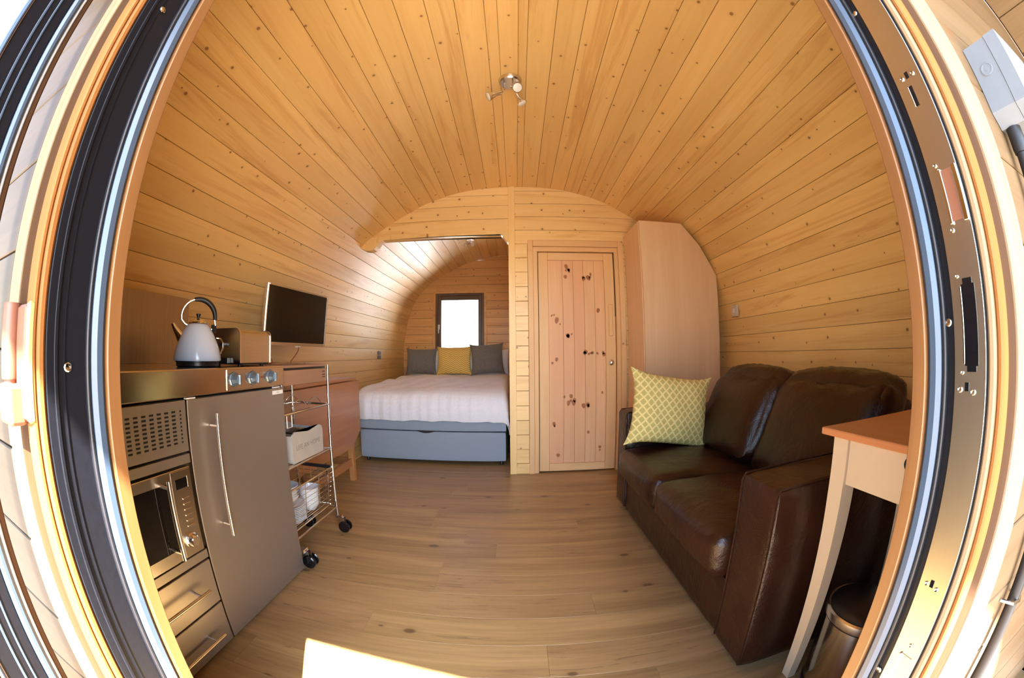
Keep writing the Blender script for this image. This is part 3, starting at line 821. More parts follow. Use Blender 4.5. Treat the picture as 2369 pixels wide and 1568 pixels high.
# ------------------------------------------------------------------ wardrobe
wr = thing('wardrobe', (1.24, 2.7, 0), 'tall beech corner wardrobe with top cut to the curved ceiling', 'wardrobe')
prof = [(0.929, 0.004), (1.55, 0.004), (1.553, 1.578), (1.42, 1.815), (1.278, 1.978), (0.929, 1.980)]
bm = NB(); prism(bm, prof, (0, 2.503, 0), (1, 0, 0), (0, 0, 1), (0, 1, 0), 0.018)
bmesh.ops.triangulate(bm, faces=[f for f in bm.faces if len(f.verts) > 4])
obj('front_panel', bm, 'beech', wr)
obj('side_panel', bx(0.925, 0.943, 2.522, 2.905, 0.004, 1.978, bev=0.001), 'beech', wr)
bm = NB(); prism(bm, [(0.944, 0.05), (1.53, 0.05), (1.535, 1.56), (1.40, 1.80), (1.265, 1.955), (0.944, 1.958)], (0, 2.521, 0), (1, 0, 0), (0, 0, 1), (0, 1, 0), 0.36)
bmesh.ops.triangulate(bm, faces=[f for f in bm.faces if len(f.verts) > 4]); obj('carcass', bm, 'beech', wr)

# ------------------------------------------------------------------ bed
bed = thing('bed', (-0.77, 4.1, 0), 'double divan bed with blue-grey fabric base in the far alcove', 'bed')
BX0, BX1, BY0, BY1 = -1.455, -0.088, 3.15, 5.12
o = obj('base', softbox((BX0, BY0, 0.035), (BX1, BY1, 0.312), 0.022, n=6), 'divan_blue', bed, True)
o = obj('lid', softbox((BX0-0.002, BY0-0.004, 0.3135), (BX1+0.002, BY1, 0.412), 0.014, n=6), 'divan_blue', bed, True)
bm = NB(); p = [(-0.900, 0.317)]+[(-0.900+0.185*k/12, 0.317-0.022*math.sin(PI*k/12)) for k in range(1, 12)]+[(-0.715, 0.317)]
prism(bm, p, (0, 3.1445, 0), (1, 0, 0), (0, 0, 1), (0, 1, 0), 0.02); obj('hand_slot', bm, 'black_plastic', bed)
for x, y in ((-1.40, 3.20), (-0.135, 3.20), (-1.40, 5.05), (-0.135, 5.05)):
    bm = NB(); lathe(bm, [(0, 0.0), (0.014, 0.0), (0.017, 0.006), (0.017, 0.022), (0.012, 0.03), (0.012, 0.04), (0, 0.04)], (x, y, 0), 16)
    obj('foot', bm, 'black_plastic', bed, True)
obj('mattress', softbox((BX0+0.01, BY0+0.01, 0.413), (BX1-0.01, BY1-0.02, 0.63), 0.05, n=6), 'white_linen', bed, True)
# duvet : cloth profile draped over the mattress
dr = random.Random(11)
def duvet():
    bm = NB(); nx, ny = 96, 90
    def hsm(x, y):
        return (0.008*math.sin(7.1*x+2*y)+0.006*math.sin(13*y-4*x+1)+0.004*math.sin(23*x+9*y)+0.003*math.sin(31*x-17*y+2))
    # path along y : front hem up, over, to the headboard
    path = [(3.118, 0.408), (3.108, 0.45), (3.103, 0.50), (3.108, 0.55), (3.125, 0.60), (3.155, 0.638), (3.20, 0.664), (3.28, 0.684), (3.45, 0.698), (3.8, 0.712), (4.3, 0.722), (4.8, 0.728), (5.10, 0.728)]
    def P(t):
        L = [0]
        for a, b in zip(path, path[1:]): L.append(L[-1]+math.dist(a, b))
        s = t*L[-1]
        for i in range(len(L)-1):
            if L[i+1] >= s-1e-9:
                k = (s-L[i])/(L[i+1]-L[i]); return (path[i][0]+k*(path[i+1][0]-path[i][0]), path[i][1]+k*(path[i+1][1]-path[i][1]))
        return path[-1]
    grid = []
    for j in range(ny+1):
        t = (j/ny)**1.5; y, z = P(t); row = []
        for i in range(nx+1):
            u = i/nx; 
            # across: hang on right side, tucked on left
            xx_ = -1.505+u*1.455
            zz = z
            dl_ = max(0, (-1.44-xx_)); 
            zz -= dl_*dl_*12
            if u > 0.93:
                k = (u-0.93)/0.07
                xx_ = -0.150+0.088*math.sin(k*PI/2); drop = (1-math.cos(k*PI/2))*0.10+max(0, k-0.5)*0.44
                zz = z-drop*min(1, 0.35+2*t)
            w = hsm(xx_, y)*(0.3+min(1, t*3)*0.7)
            hem = 0.003*math.sin(19*xx_)+0.0015*math.sin(47*xx_+1)
            if t < 0.12: zz += hem*(1-t/0.12); y2 = y+0.007*math.sin(31*xx_+3)*(1-t/0.12)+0.004*math.sin(70*xx_)
            else: y2 = y
            row.append(bm.verts.new((xx_, y2, zz+w)))
        grid.append(row)
    for j in range(ny):
        for i in range(nx): bm.faces.new((grid[j][i], grid[j][i+1], grid[j+1][i+1], grid[j+1][i]))
    return bm
dv = obj('duvet', duvet(), 'white_linen', None, True, 80); top(dv)
tag(dv, 'puffy white duvet spread over the blue-grey divan bed', 'duvet')
md = dv.modifiers.new('thick', 'SOLIDIFY'); md.thickness = 0.012; md.offset = -1

def pillow_bm(w, h, t, n=22, pinch=0.05, seed=0, ears=0.02):
    bm = NB(); r = random.Random(seed); f1, f2 = r.uniform(0, 6), r.uniform(0, 6)
    sides = []
    for sg in (1, -1):
        g = []
        for j in range(n+1):
            row = []
            for i in range(n+1):
                u = 2*i/n-1; v = 2*j/n-1
                u = math.sin(u*PI/2)*0.5+u*0.5; v = math.sin(v*PI/2)*0.5+v*0.5
                x = w/2*u*(1-pinch*(1-v*v)*abs(u)**2); y = h/2*v*(1-pinch*(1-u*u)*abs(v)**2)
                c = (abs(u)*abs(v))**6
                x += math.copysign(ears*c, u); y += math.copysign(ears*c, v)
                e = max(0, (1-u**4))*max(0, (1-v**4))
                z = sg*t/2*(e**0.6)*(1-0.15*(u*u+v*v)/2)
                z += sg*0.004*math.sin(9*u+f1+3*v)*e+sg*0.003*math.sin(11*v+f2)*e
                if (i in (0, n) or j in (0, n)) and sg < 0: row.append(sides[0][j][i])
                else: row.append(bm.verts.new((x, y, z if not (i in (0, n) or j in (0, n)) else 0.004*math.sin(8*u+f1)*math.cos(7*v))))
            g.append(row)
        sides.append(g)
        for j in range(n):
            for i in range(n): 
                try: bm.faces.new((g[j][i], g[j][i+1], g[j+1][i+1], g[j+1][i]))
                except ValueError: pass
    return bm
def pillow(name, w, h, t, mat, loc, tilt, yaw, roll, label, group=None, seed=0, pinch=0.05, ears=0.02, cat='cushion'):
    """loc = centre; stands facing the doorway (-y): tilt leans the top back, yaw turns about z, roll spins in its own plane"""
    o = obj(name, pillow_bm(w, h, t, seed=seed, pinch=pinch, ears=ears), mat, None, True, 70)
    R = Matrix.Rotation(yaw, 4, 'Z') @ Matrix.Rotation(PI/2-tilt, 4, 'X') @ Matrix.Rotation(roll, 4, 'Z')
    o.matrix_world = Matrix.Translation(Vector(loc)) @ R
    tag(o, label, cat, group); return o
pillow('pillow', 0.66, 0.36, 0.13, 'white_linen', (-1.155, 4.98, 0.885), 0.25, 0.0, 0.0, 'white bed pillow standing behind the left grey cushion by the timber wall', 'white bed pillows', 1, 0.02, 0.0, 'pillow')
pillow('pillow', 0.66, 0.36, 0.13, 'white_linen', (-0.43, 4.98, 0.885), 0.25, 0.0, 0.0, 'white bed pillow standing behind the right grey cushion next to the partition', 'white bed pillows', 2, 0.02, 0.0, 'pillow')
pillow('cushion', 0.41, 0.335, 0.13, 'fabric_grey', (-1.255, 4.74, 0.905), 0.18, 0.0, 0.0, 'dark grey woven cushion on the bed, between timber wall and mustard cushion', 'grey cushions on the bed', 3, 0.05, 0.016)
pillow('cushion', 0.45, 0.365, 0.13, 'chevron_yellow', (-0.808, 4.72, 0.915), 0.18, 0.0, 0.01, 'mustard yellow chevron cushion between the two grey cushions on bed', None, 4, 0.04, 0.012)
pillow('cushion', 0.42, 0.385, 0.14, 'fabric_grey', (-0.372, 4.72, 0.935), 0.16, 0.12, 0.05, 'dark grey woven cushion on the bed, between mustard cushion and partition', 'grey cushions on the bed', 5, 0.05, 0.018)

# ------------------------------------------------------------------ kitchenette
kt = thing('kitchenette', (-1.28, 0.83, 0), 'compact grey and stainless steel kitchen unit with built-in microwave and tall fridge door', 'kitchen unit')
KX = -0.975; KB_ = -1.585
obj('carcass', bx(KB_, KX-0.022, 0.30, 1.333, 0.005, 0.862, bev=0.002), 'cabinet_edge', kt)
obj('side_panel', bx(KB_, KX-0.006, 1.3335, 1.3395, 0.005, 0.862), 'cabinet_grey', kt)
obj('worktop', bx(KB_, KX, 0.30, 1.335, 0.868, 0.952, bev=0.004, seg=3), 'steel_smooth', kt)
obj('fascia', bx(KX+0.0002, KX+0.003, 1.085-0.10, 1.332, 0.874, 0.946, bev=0.0015), 'steel', kt)
for i, y in enumerate((1.023, 1.127, 1.238)):
    bm = NB(); lathe(bm, [(0.0, 0.0), (0.027, 0.0), (0.027, 0.003), (0.025, 0.005), (0.020, 0.006), (0.016, 0.022), (0.014, 0.026), (0, 0.026)], (KX+0.0032, y, 0.911), 8, (1, 0, 0))
    k = obj('hob_knob', bm, 'knob_blue', kt, True, 25)
    obj('knob_grip', bx(KX+0.026, KX+0.036, y-0.0045, y+0.0045, 0.893, 0.929, bev=0.002), 'knob_blue', k)
bm = NB(); lathe(bm, [(0, 0), (0.003, 0), (0.003, 0.002), (0, 0.002)], (KX+0.003, 1.183, 0.911), 10, (1, 0, 0)); obj('ignition_light', bm, 'cable_red', kt)
obj('splashback', bx(-1.590, -1.580, 0.30, 1.31, 0.953, 1.262), 'steel_back', kt)
# tall fridge door
fd = obj('fridge_door', bx(KX-0.020, KX, 0.802, 1.331, 0.012, 0.861, bev=0.002), 'cabinet_grey', kt)
obj('door_trim', bx(KX-0.015, KX+0.0005, 0.7985, 0.8015, 0.012, 0.861), 'steel', kt)
def bar(p0, p1, r, name='handle', parent=kt, mat='chrome_satin', inset=0.04, stand=0.035):
    bm = NB(); p0, p1 = Vector(p0), Vector(p1); d = (p1-p0).normalized()
    tube(bm, [p0, p1], r, 12)
    for q in (p0+d*inset, p1-d*inset): tube(bm, [q, q-Vector((stand, 0, 0))], r*0.8, 10)
    return obj(name, bm, mat, parent, True)
bar((-0.937, 0.897, 0.395), (-0.937, 0.897, 0.812), 0.006, 'handle', fd)
lb = obj('badge', bx(KX, KX+0.0018, 1.252, 1.325, 0.836, 0.852, bev=0.0007), 'white_plastic', fd)
text('badge_lettering', 'elfin', 0.013, 'grey_plastic', fd, Matrix(((0, 0, 1, KX+0.002), (1, 0, 0, 1.288), (0, 1, 0, 0.844), (0, 0, 0, 1))), 0.0003)
for y in (0.817, 1.284): obj('hinge_tab', bx(KX-0.01, KX+0.001, y-0.02, y+0.02, 0.8625, 0.8665), 'white_plastic', kt)
# left column
gp = obj('grille_panel', bx(KX-0.018, KX, 0.32, 0.795, 0.708, 0.861, bev=0.0012), 'cabinet_grey', kt)
bm = NB()
for c in range(12):
    for r in range(9):
        y = 0.772-0.0275*c; z = 0.8305-0.0115*r
        w = 0.0075 if c not in (0,) else 0.003
        box(bm, KX-0.003, KX+0.0004, y-w, y+w, z-0.0028, z+0.0028)
obj('vent_holes', bm, 'black_plastic', gp)
obj('filler_panel', bx(KX-0.018, KX, 0.32, 0.795, 0.672, 0.700, bev=0.001), 'cabinet_grey', kt)
obj('filler_panel', bx(KX-0.018, KX, 0.32, 0.795, 0.352, 0.382, bev=0.001), 'cabinet_grey', kt)
mw = obj('microwave', bx(KX-0.02, KX+0.004, 0.325, 0.784, 0.388, 0.664, bev=0.002), 'steel', kt)
obj('microwave_window', bx(KX+0.0035, KX+0.0052, 0.35, 0.683, 0.428, 0.632, bev=0.0005), 'black_gloss', mw)
obj('control_panel', bx(KX+0.0038, KX+0.006, 0.703, 0.781, 0.392, 0.660, bev=0.0006), 'steel', mw)
obj('display', bx(KX+0.0055, KX+0.007, 0.716, 0.764, 0.606, 0.636, bev=0.0003), 'black_gloss', mw)
obj('display_trim', bx(KX+0.0055, KX+0.0075, 0.765, 0.768, 0.604, 0.638, bev=0.0003), 'chrome', mw)
for i in range(6):
    obj('button', bx(KX+0.0055, KX+0.0095, 0.735, 0.762, 0.571-0.0175*i, 0.576-0.0175*i, bev=0.001), 'chrome_satin', mw)
bm = NB(); lathe(bm, [(0.024, 0.0), (0.024, 0.004), (0.020, 0.007), (0.018, 0.020), (0.015, 0.023), (0, 0.023)], (KX+0.0058, 0.738, 0.440), 24, (1, 0, 0)); obj('dial', bm, 'chrome', mw, True)
bar((-0.935, 0.668, 0.41), (-0.935, 0.668, 0.652), 0.0065, 'handle', mw, inset=0.022)
for z0, z1, zh in ((0.182, 0.344, 0.265), (0.014, 0.175, 0.086)):
    d = obj('drawer', bx(KX-0.02, KX, 0.32, 0.795, z0, z1, bev=0.0015), 'cabinet_grey', kt)
    bar((-0.940, 0.385, zh), (-0.940, 0.735, zh), 0.006, 'handle', d, inset=0.04)

# kettle
kc = Vector((-1.128, 0.985, 0.953)); ke = thing('kettle', tuple(kc), 'white pyramid kettle with chrome lid and black arched handle on worktop', 'kettle')
bm = NB(); lathe(bm, [(0, 0.0), (0.076, 0.0), (0.081, 0.004), (0.081, 0.014), (0.084, 0.016), (0.084, 0.020), (0, 0.020)], kc, 40); obj('base', bm, 'black_plastic', ke, True)
bm = NB(); lathe(bm, [(0, 0.0205), (0.089, 0.0205), (0.0905, 0.026), (0.0895, 0.036), (0.085, 0.056), (0.078, 0.078), (0.069, 0.100), (0.058, 0.122), (0.048, 0.138), (0.041, 0.147), (0.034, 0.152), (0, 0.152)], kc, 48)
obj('body', bm, 'kettle_white', ke, True, 60)
bm = NB(); lathe(bm, [(0.0, 0.1522), (0.0375, 0.1522), (0.036, 0.157), (0.026, 0.164), (0.012, 0.168), (0, 0.169)], kc, 32); lid = obj('lid', bm, 'chrome', ke, True)
bm = NB(); lathe(bm, [(0, 0.168), (0.0045, 0.168), (0.0045, 0.174), (0.009, 0.184), (0.009, 0.187), (0, 0.188)], kc, 20); obj('lid_knob', bm, 'black_plastic', lid, True)
LAT = Vector((-0.66, -0.75, 0)).normalized()
def kp_(u, z): return kc+LAT*u+Vector((0, 0, z))
bm = NB(); tube(bm, [kp_(0.060, 0.098), kp_(0.072, 0.112), kp_(0.086, 0.132), kp_(0.096, 0.150)], [0.021, 0.015, 0.010, 0.0075], 16); obj('spout', bm, 'chrome', ke, True)
HC, HR = 0.176, 0.064
def hp(a): a = math.radians(a); return kp_(-HR*math.cos(a), HC+HR*math.sin(a)*1.0)
bm = NB(); tube(bm, [kp_(-0.052, 0.132)]+[kp_(-0.066, 0.150)]+[hp(a) for a in range(-10, 196, 8)]+[kp_(0.050, 0.150), kp_(0.040, 0.145)], 0.0042, 10); hd = obj('handle', bm, 'chrome', ke, True)
bm = NB(); tube(bm, [hp(a) for a in range(-8, 112, 6)], [0.0075+0.003*math.sin(PI*k/19) for k in range(20)], 12); obj('handle_grip', bm, 'black_plastic', hd, True)
bm = NB(); box(bm, -0.006, 0.006, -0.008, 0.008, -0.03, 0.0); bmesh.ops.transform(bm, matrix=Matrix.Translation(kp_(-0.060, 0.150)), verts=bm.verts); obj('switch', bm, 'black_plastic', ke)
bm = NB(); tube(bm, [kp_(-0.072, 0.103), kp_(-0.088, 0.100), kp_(-0.098, 0.085), kp_(-0.097, 0.065), kp_(-0.088, 0.048), kp_(-0.082, 0.045)], 0.0035, 10); obj('pour_grip', bm, 'chrome', ke, True)

# toaster
tc_ = Vector((-1.12, 1.222, 0.953)); to = thing('toaster', tuple(tc_), 'brushed steel two-slice toaster beside the white kettle', 'toaster')
tp = []
TW, TH = 0.085, 0.142
for a in range(0, 91, 15): tp.append((TW-0.028+0.028*math.sin(math.radians(90-a))*1.0, TH-0.028+0.028*math.sin(math.radians(a))))
right_ = [(TW, 0.012)]+[(TW-0.028+0.028*math.cos(math.radians(a)), TH-0.028+0.028*math.sin(math.radians(a))) for a in range(0, 91, 15)]
left_ = [(-x, z) for x, z in right_[::-1]]
bm = NB(); prism(bm, right_+left_, (tc_.x, 1.128, 0.953), (1, 0, 0), (0, 0, 1), (0, 1, 0), 0.188)
bmesh.ops.triangulate(bm, faces=[f for f in bm.faces if len(f.verts) > 4]); obj('shell', bm, 'steel', to, True, 30)
for y in (1.122, 1.3165):
    bm = NB(); prism(bm, [(x*1.03, z if z < 0.02 else z+0.003) for x, z in right_+left_], (tc_.x, y, 0.953), (1, 0, 0), (0, 0, 1), (0, 1, 0), 0.006)
    bmesh.ops.triangulate(bm, faces=[f for f in bm.faces if len(f.verts) > 4]); obj('end_cap', bm, 'chrome_satin', to, True, 30)
obj('control_block', bx(tc_.x-0.02, tc_.x+0.035, 1.105, 1.1215, 0.962, 0.985, bev=0.002), 'black_plastic', to)
obj('lever', bx(tc_.x-0.012, tc_.x+0.012, 1.104, 1.1215, 1.03, 1.042, bev=0.002), 'black_plastic', to)
obj('underside', bx(tc_.x-0.078, tc_.x+0.078, 1.132, 1.312, 0.9585, 0.9645), 'black_plastic', to)
for dx in (-.06, .06):
    for y in (1.15, 1.29):
        bm = NB(); lathe(bm, [(0, 0), (0.008, 0), (0.009, 0.006), (0, 0.006)], (tc_.x+dx, y, 0.9525), 12); obj('foot', bm, 'black_plastic', to, True)
for dx in (-.03, .03): obj('bread_slot', bx(tc_.x+dx-0.012, tc_.x+dx+0.012, 1.15, 1.295, 1.0945, 1.0957), 'black_plastic', to)
bm = NB(); tube(bm, [(-1.045, 1.324, 0.990), (-1.038, 1.329, 0.980), (-1.032, 1.331, 0.966), (-1.04, 1.329, 0.958), (-1.15, 1.328, 0.956), (-1.35, 1.326, 0.956)], 0.003, 8)
tag(top(obj('power_cable', bm, 'cable_red', None, True)), 'dark red cable trailing on the worktop beside the steel toaster', 'cable')

# ------------------------------------------------------------------ television
tv = thing('television', (-1.41, 2.07, 1.05), 'flat television with silver rim hanging on the left timber wall', 'television')
P0, P1 = Vector((-1.440, 1.772, 0)), Vector((-1.372, 2.385, 0)); U = (P1-P0).normalized(); Nn = Vector((U.y, -U.x, 0)); Lw = (P1-P0).length
TM = Matrix(((U.x, 0, Nn.x, P0.x), (U.y, 0, Nn.y, P0.y), (0, 1, 0, 1.052), (0, 0, 0, 1)))
TM = TM @ Matrix.Rotation(math.radians(3.5), 4, 'X')
def tvbox(x0, x1, z0, z1, d0, d1, bev=0.001):
    bm = box(NB(), x0, x1, z0, z1, d0, d1, bev=bev); bmesh.ops.transform(bm, matrix=TM, verts=bm.verts); return bm
TH_ = 0.362
obj('housing', tvbox(0, Lw, 0, TH_, -0.030, -0.0035, 0.002), 'steel_smooth', tv)
obj('screen', tvbox(0.009, Lw-0.009, 0.020, TH_-0.010, -0.004, 0.0006, 0.0003), 'tv_screen', tv)
for a in ((0, 0.0088, 0, TH_), (Lw-0.0088, Lw, 0, TH_), (0.009, Lw-0.009, 0, 0.0195), (0.009, Lw-0.009, TH_-0.0095, TH_)):
    obj('rim', tvbox(a[0], a[1], a[2], a[3], -0.0034, 0.0024, 0.0006), 'chrome_satin', tv)
obj('logo_tab', tvbox(Lw*0.48, Lw*0.56, -0.008, 0.0, -0.01, 0.002, 0.002), 'white_plastic', tv)
obj('back_cover', tvbox(0.12, Lw-0.12, 0.06, 0.30, -0.060, -0.0305, 0.006), 'black_plastic', tv)
bm = NB(); tube(bm, [(-1.47, 2.08, 1.22), (-1.625, 2.08, 1.22)], 0.014, 12); obj('bracket_arm', bm, 'black_plastic', tv)
bm = NB(); tube(bm, [(-1.46, 2.20, 1.08), (-1.52, 2.26, 1.02), (-1.56, 2.27, 0.98), (-1.60, 2.285, 0.95), (-1.615, 2.30, 0.90), (-1.62, 2.30, 0.83)], 0.0025, 8)
tag(top(obj('tv_cable', bm, 'cable_red', None, True)), 'thin brown cable running down the timber wall below the television', 'cable')

# ------------------------------------------------------------------ drop-leaf table behind trolley
tb = thing('drop_leaf_table', (-1.42, 2.15, 0), 'honey pine drop-leaf table folded against the left wall', 'table')
obj('tabletop', bx(-1.61, -1.262, 1.56, 2.700, 0.798, 0.820, bev=0.003), 'honey_x', tb)
bm = NB(); prism(bm, [(1.56, 0.794), (2.712, 0.794), (2.712, 0.40), (2.56, 0.288), (1.72, 0.288), (1.56, 0.40)], (-1.262, 0, 0), (0, 1, 0), (0, 0, 1), (1, 0, 0), 0.018)
bmesh.ops.triangulate(bm, faces=[f for f in bm.faces if len(f.verts) > 4]); obj('drop_leaf', bm, 'honey_x', tb)
for y in (1.66, 2.595):
    for x in (-1.312, -1.565): obj('leg', bx(x, x+0.042, y, y+0.042, 0, 0.797, bev=0.002), 'honey_z', tb)
for x in (-1.304, -1.557): obj('stretcher', bx(x, x+0.026, 1.703, 2.594, 0.125, 0.185, bev=0.002), 'honey_x', tb)
for x in (-1.304, -1.557): obj('apron', bx(x, x+0.022, 1.703, 2.594, 0.70, 0.796, bev=0.001), 'honey_x', tb)
for y in (1.95, 2.30): obj('gate_leg', bx(-1.345, -1.305, y, y+0.04, 0.186, 0.70, bev=0.002), 'honey_z', tb)
for y in (1.665, 2.60): obj('end_rail', bx(-1.523, -1.313, y, y+0.03, 0.125, 0.185, bev=0.002), 'honey_x', tb)

# ------------------------------------------------------------------ trolley
tr = thing('kitchen_trolley', (-1.12, 1.52, 0), 'chrome wire kitchen trolley on castors with wooden drawer top', 'trolley')
TX0, TX1, TY0, TY1 = -1.235, -0.998, 1.3485, 1.770
for x in (TX0, TX1):
    for y in (TY0, TY1):
        bm = NB(); tube(bm, [(x, y, 0.10), (x, y, 0.945)], 0.0072, 12); obj('post', bm, 'chrome', tr, True)
        # castor
        hx = x+0.040; ca = NB()
        yc = y; y = y+(0.022 if y == TY0 else 0.0)
        bm = NB(); box(bm, x-0.012, x+0.030, yc-0.008, y+0.013, 0.082, 0.10, bev=0.003); box(bm, x+0.008, x+0.042, y-0.0145, y-0.012, 0.03, 0.088, bev=0.001); box(bm, x+0.008, x+0.042, y+0.012, y+0.0145, 0.03, 0.088, bev=0.001)
        cs = obj('castor', bm, 'chrome_satin', tr)
        bm = NB(); lathe(bm, [(0, -0.010), (0.020, -0.0105), (0.026, -0.008), (0.028, 0), (0.026, 0.008), (0.020, 0.0105), (0, 0.010)], (hx, y, 0.0285), 28, (0, 1, 0)); obj('wheel', bm, 'rubber_black', cs, True)
        for sy in (-1, 1):
            bm = NB(); lathe(bm, [(0, 0), (0.030, 0), (0.034, 0.004), (0.030, 0.008), (0, 0.009)], (hx, y+sy*0.0155, 0.036), 28, (0, sy, 0)); obj('wheel_cover', bm, 'black_gloss', cs, True)
for z in (0.15,):
    bm = NB(); tube(bm, [(TX1, TY0, z), (TX1, TY1, z), (TX0, TY1, z), (TX0, TY0, z)], 0.006, 10, close=True); obj('rail', bm, 'chrome_satin', tr, True)
obj('trolley_top', bx(TX0-0.02, TX1-0.004, TY0+0.008, TY1-0.008, 0.938, 0.950, bev=0.002), 'trolley_wood', tr)
dw = obj('drawer', bx(TX0, TX1-0.003, TY0+0.010, TY1-0.010, 0.860, 0.928, bev=0.002), 'trolley_wood', tr)
obj('drawer_gap', bx(TX0+0.01, TX1-0.012, TY0+0.010, TY1-0.010, 0.929, 0.9375), 'black_plastic', tr)
for z in (0.912, 0.896, 0.884): obj('drawer_slot', bx(TX1-0.0035, TX1-0.002, 1.717, 1.746, z-0.0022, z+0.0022), 'black_plastic', dw)
# wine rack level
bm = NB(); tube(bm, [(TX1, TY0, 0.735), (TX1, TY1, 0.735), (TX0, TY1, 0.735), (TX0, TY0, 0.735)], 0.006, 10, close=True)
for x in (TX1-0.05, TX0+0.04):
    pts = [(x, TY0+(TY1-TY0)*k/48, 0.745+0.035*abs(math.sin(PI*3*k/48))) for k in range(49)]; tube(bm, pts, 0.0022, 6)
obj('bottle_rack', bm, 'chrome', tr, True)
bm = NB()
for y in (1.37, 1.44):
    tube(bm, [(TX1-0.03, y-0.02, 0.73), (TX1-0.03, y-0.02, 0.665), (TX1-0.03, y+0.02, 0.665), (TX1-0.03, y+0.02, 0.73)], 0.0028, 6)
obj('glass_hook', bm, 'white_plastic', tr, True)
# crate shelf
bm = NB(); tube(bm, [(TX1, TY0, 0.492), (TX1, TY1, 0.492), (TX0, TY1, 0.492), (TX0, TY0, 0.492)], 0.005, 10, close=True)
for k in range(1, 14):
    x = TX0+(TX1-TX0)*k/14; tube(bm, [(x, TY0, 0.496), (x, TY1, 0.496)], 0.0018, 6)
obj('wire_shelf', bm, 'chrome_satin', tr, True)
# wire basket
bm = NB()
for z, r, ins in ((0.386, 0.005, 0.004), (0.175, 0.004, 0.022)):
    tube(bm, [(TX1-ins, TY0+ins, z), (TX1-ins, TY1-ins, z), (TX0+ins, TY1-ins, z), (TX0+ins, TY0+ins, z)], r, 8, close=True)
for k in range(1, 8):
    z = 0.175+0.026*k; ins = 0.022-0.018*(k/8)
    tube(bm, [(TX1-ins, TY0+ins, z), (TX1-ins, TY1-ins, z), (TX0+ins, TY1-ins, z), (TX0+ins, TY0+ins, z)], 0.0015, 6, close=True)
for y in (1.365, 1.49, 1.62, 1.725): tube(bm, [(TX1-0.005, y, 0.386), (TX1-0.022, y, 0.175)], 0.0028 if y > 1.5 else 0.0022, 6)
for k in range(1, 12):
    x = TX0+0.022+(TX1-TX0-0.044)*k/12; tube(bm, [(x, TY0+0.02, 0.173), (x, TY1-0.02, 0.173)], 0.0015, 6)
for k in range(1, 5):
    x = TX0+(TX1-TX0)*k/5
    for y, i in ((TY0+0.005, 0.018), (TY1-0.005, -0.018)): tube(bm, [(x, y, 0.386), (x, y+i, 0.175)], 0.0018, 6)
obj('wire_basket', bm, 'chrome', tr, True)
obj('basket_runner', bx(TX0+0.005, TX1-0.004, 1.752, 1.764, 0.382, 0.400, bev=0.001), 'black_plastic', tr)

# crate with writing
cr = thing('crate', (-1.085, 1.50, 0.499), 'pale grey open crate with faint printed lettering on trolley shelf', 'crate')
bm = NB()
def hprof(L, h, ear):
    return [(-L/2, 0), (L/2, 0), (L/2+0.008, h*0.78), (L/2-0.005, h*0.93), (L/2-0.03, h), (0, h*0.90), (-L/2+0.03, h), (-L/2+0.005, h*0.93), (-L/2-0.008, h*0.78)]
for x, nm in ((-1.008, 'front_panel'), (-1.198, 'back_panel')):
    bm = NB(); prism(bm, [(a, b) for a, b in hprof(0.275, 0.145, 0)], (x, 1.552, 0.5005), (0, 1, 0), (0, 0, 1), (1, 0, 0), 0.008)
    bmesh.ops.triangulate(bm, faces=[f for f in bm.faces if len(f.verts) > 4]); obj(nm, bm, 'crate_grey', cr)
for y in (1.416, 1.680): obj('end_panel', bx(-1.190, -1.008, y-(0 if y < 1.5 else 0), y+0.008, 0.5005, 0.628, bev=0.001), 'crate_grey', cr)
obj('bottom', bx(-1.190, -1.008, 1.424, 1.680, 0.5005, 0.507), 'crate_grey', cr)
text('lettering', 'LIFE AN HOME', 0.034, 'ink_grey', cr, Matrix(((0, 0, 1, -0.9998), (1, 0, 0, 1.552), (0, 1, 0, 0.567), (0, 0, 0, 1))), 0.0002)
rr = random.Random(2)
for i in range(5):
    y = 1.445+0.045*i; z = 0.585+rr.uniform(-.01, .012)
    o = obj('cutlery', softbox((-1.17, y, 0.508), (-1.022, y+0.036, z+0.03), 0.012, n=4), ['fabric_grey', 'black_plastic', 'white_plastic', 'fabric_grey', 'chrome_satin'][i], None, True)
    o.name = 'kitchen_tin' if i in (2, 4) else 'folded_cloth'
    top(o); tag(o, ['dark folded cloth at the fridge end inside the grey crate', 'black folded cloth second from the fridge end inside the crate', 'small white tin in the middle of the grey crate',
                    'dark grey folded cloth beside the white tin in the crate', 'shiny steel tin at the far end of the grey crate'][i], 'tin' if i in (2, 4) else 'cloth')

# plates and bowls in the basket
ORD = ['topmost']+[w+' from the top' for w in ('second', 'third', 'fourth', 'fifth', 'sixth', 'seventh', 'eighth', 'ninth', 'tenth')]
PL = None
def plate_bm(r, h):
    return lathe(NB(), [(0, 0.0), (r*0.62, 0.0), (r*0.66, 0.003), (r*0.98, h), (r, h+0.001), (r*0.97, h+0.003), (r*0.63, 0.0055), (0, 0.005)], (0, 0, 0), 32)
prev = None
for i in range(10):
    if PL is None:
        PL = obj('plate', plate_bm(0.088, 0.012), 'ceramic', None, True, 50); o = PL
    else: o = PL.copy(); C.objects.link(o)
    o.location = (-1.115, 1.475, 0.1785+0.0085*i); ROOT[o] = o.location.copy()
    tag(o, 'white dinner plate, %s in the tall stack in the trolley basket' % ORD[9-i], 'plate', 'white dinner plates stacked in the basket')
def bowl_bm(r, h):
    return lathe(NB(), [(0, 0.0), (r*0.45, 0.0), (r*0.5, 0.004), (r*0.85, h*0.55), (r, h), (r*0.97, h+0.001), (r*0.82, h*0.57), (r*0.45, 0.007), (0, 0.006)], (0, 0, 0), 32)
B1 = None
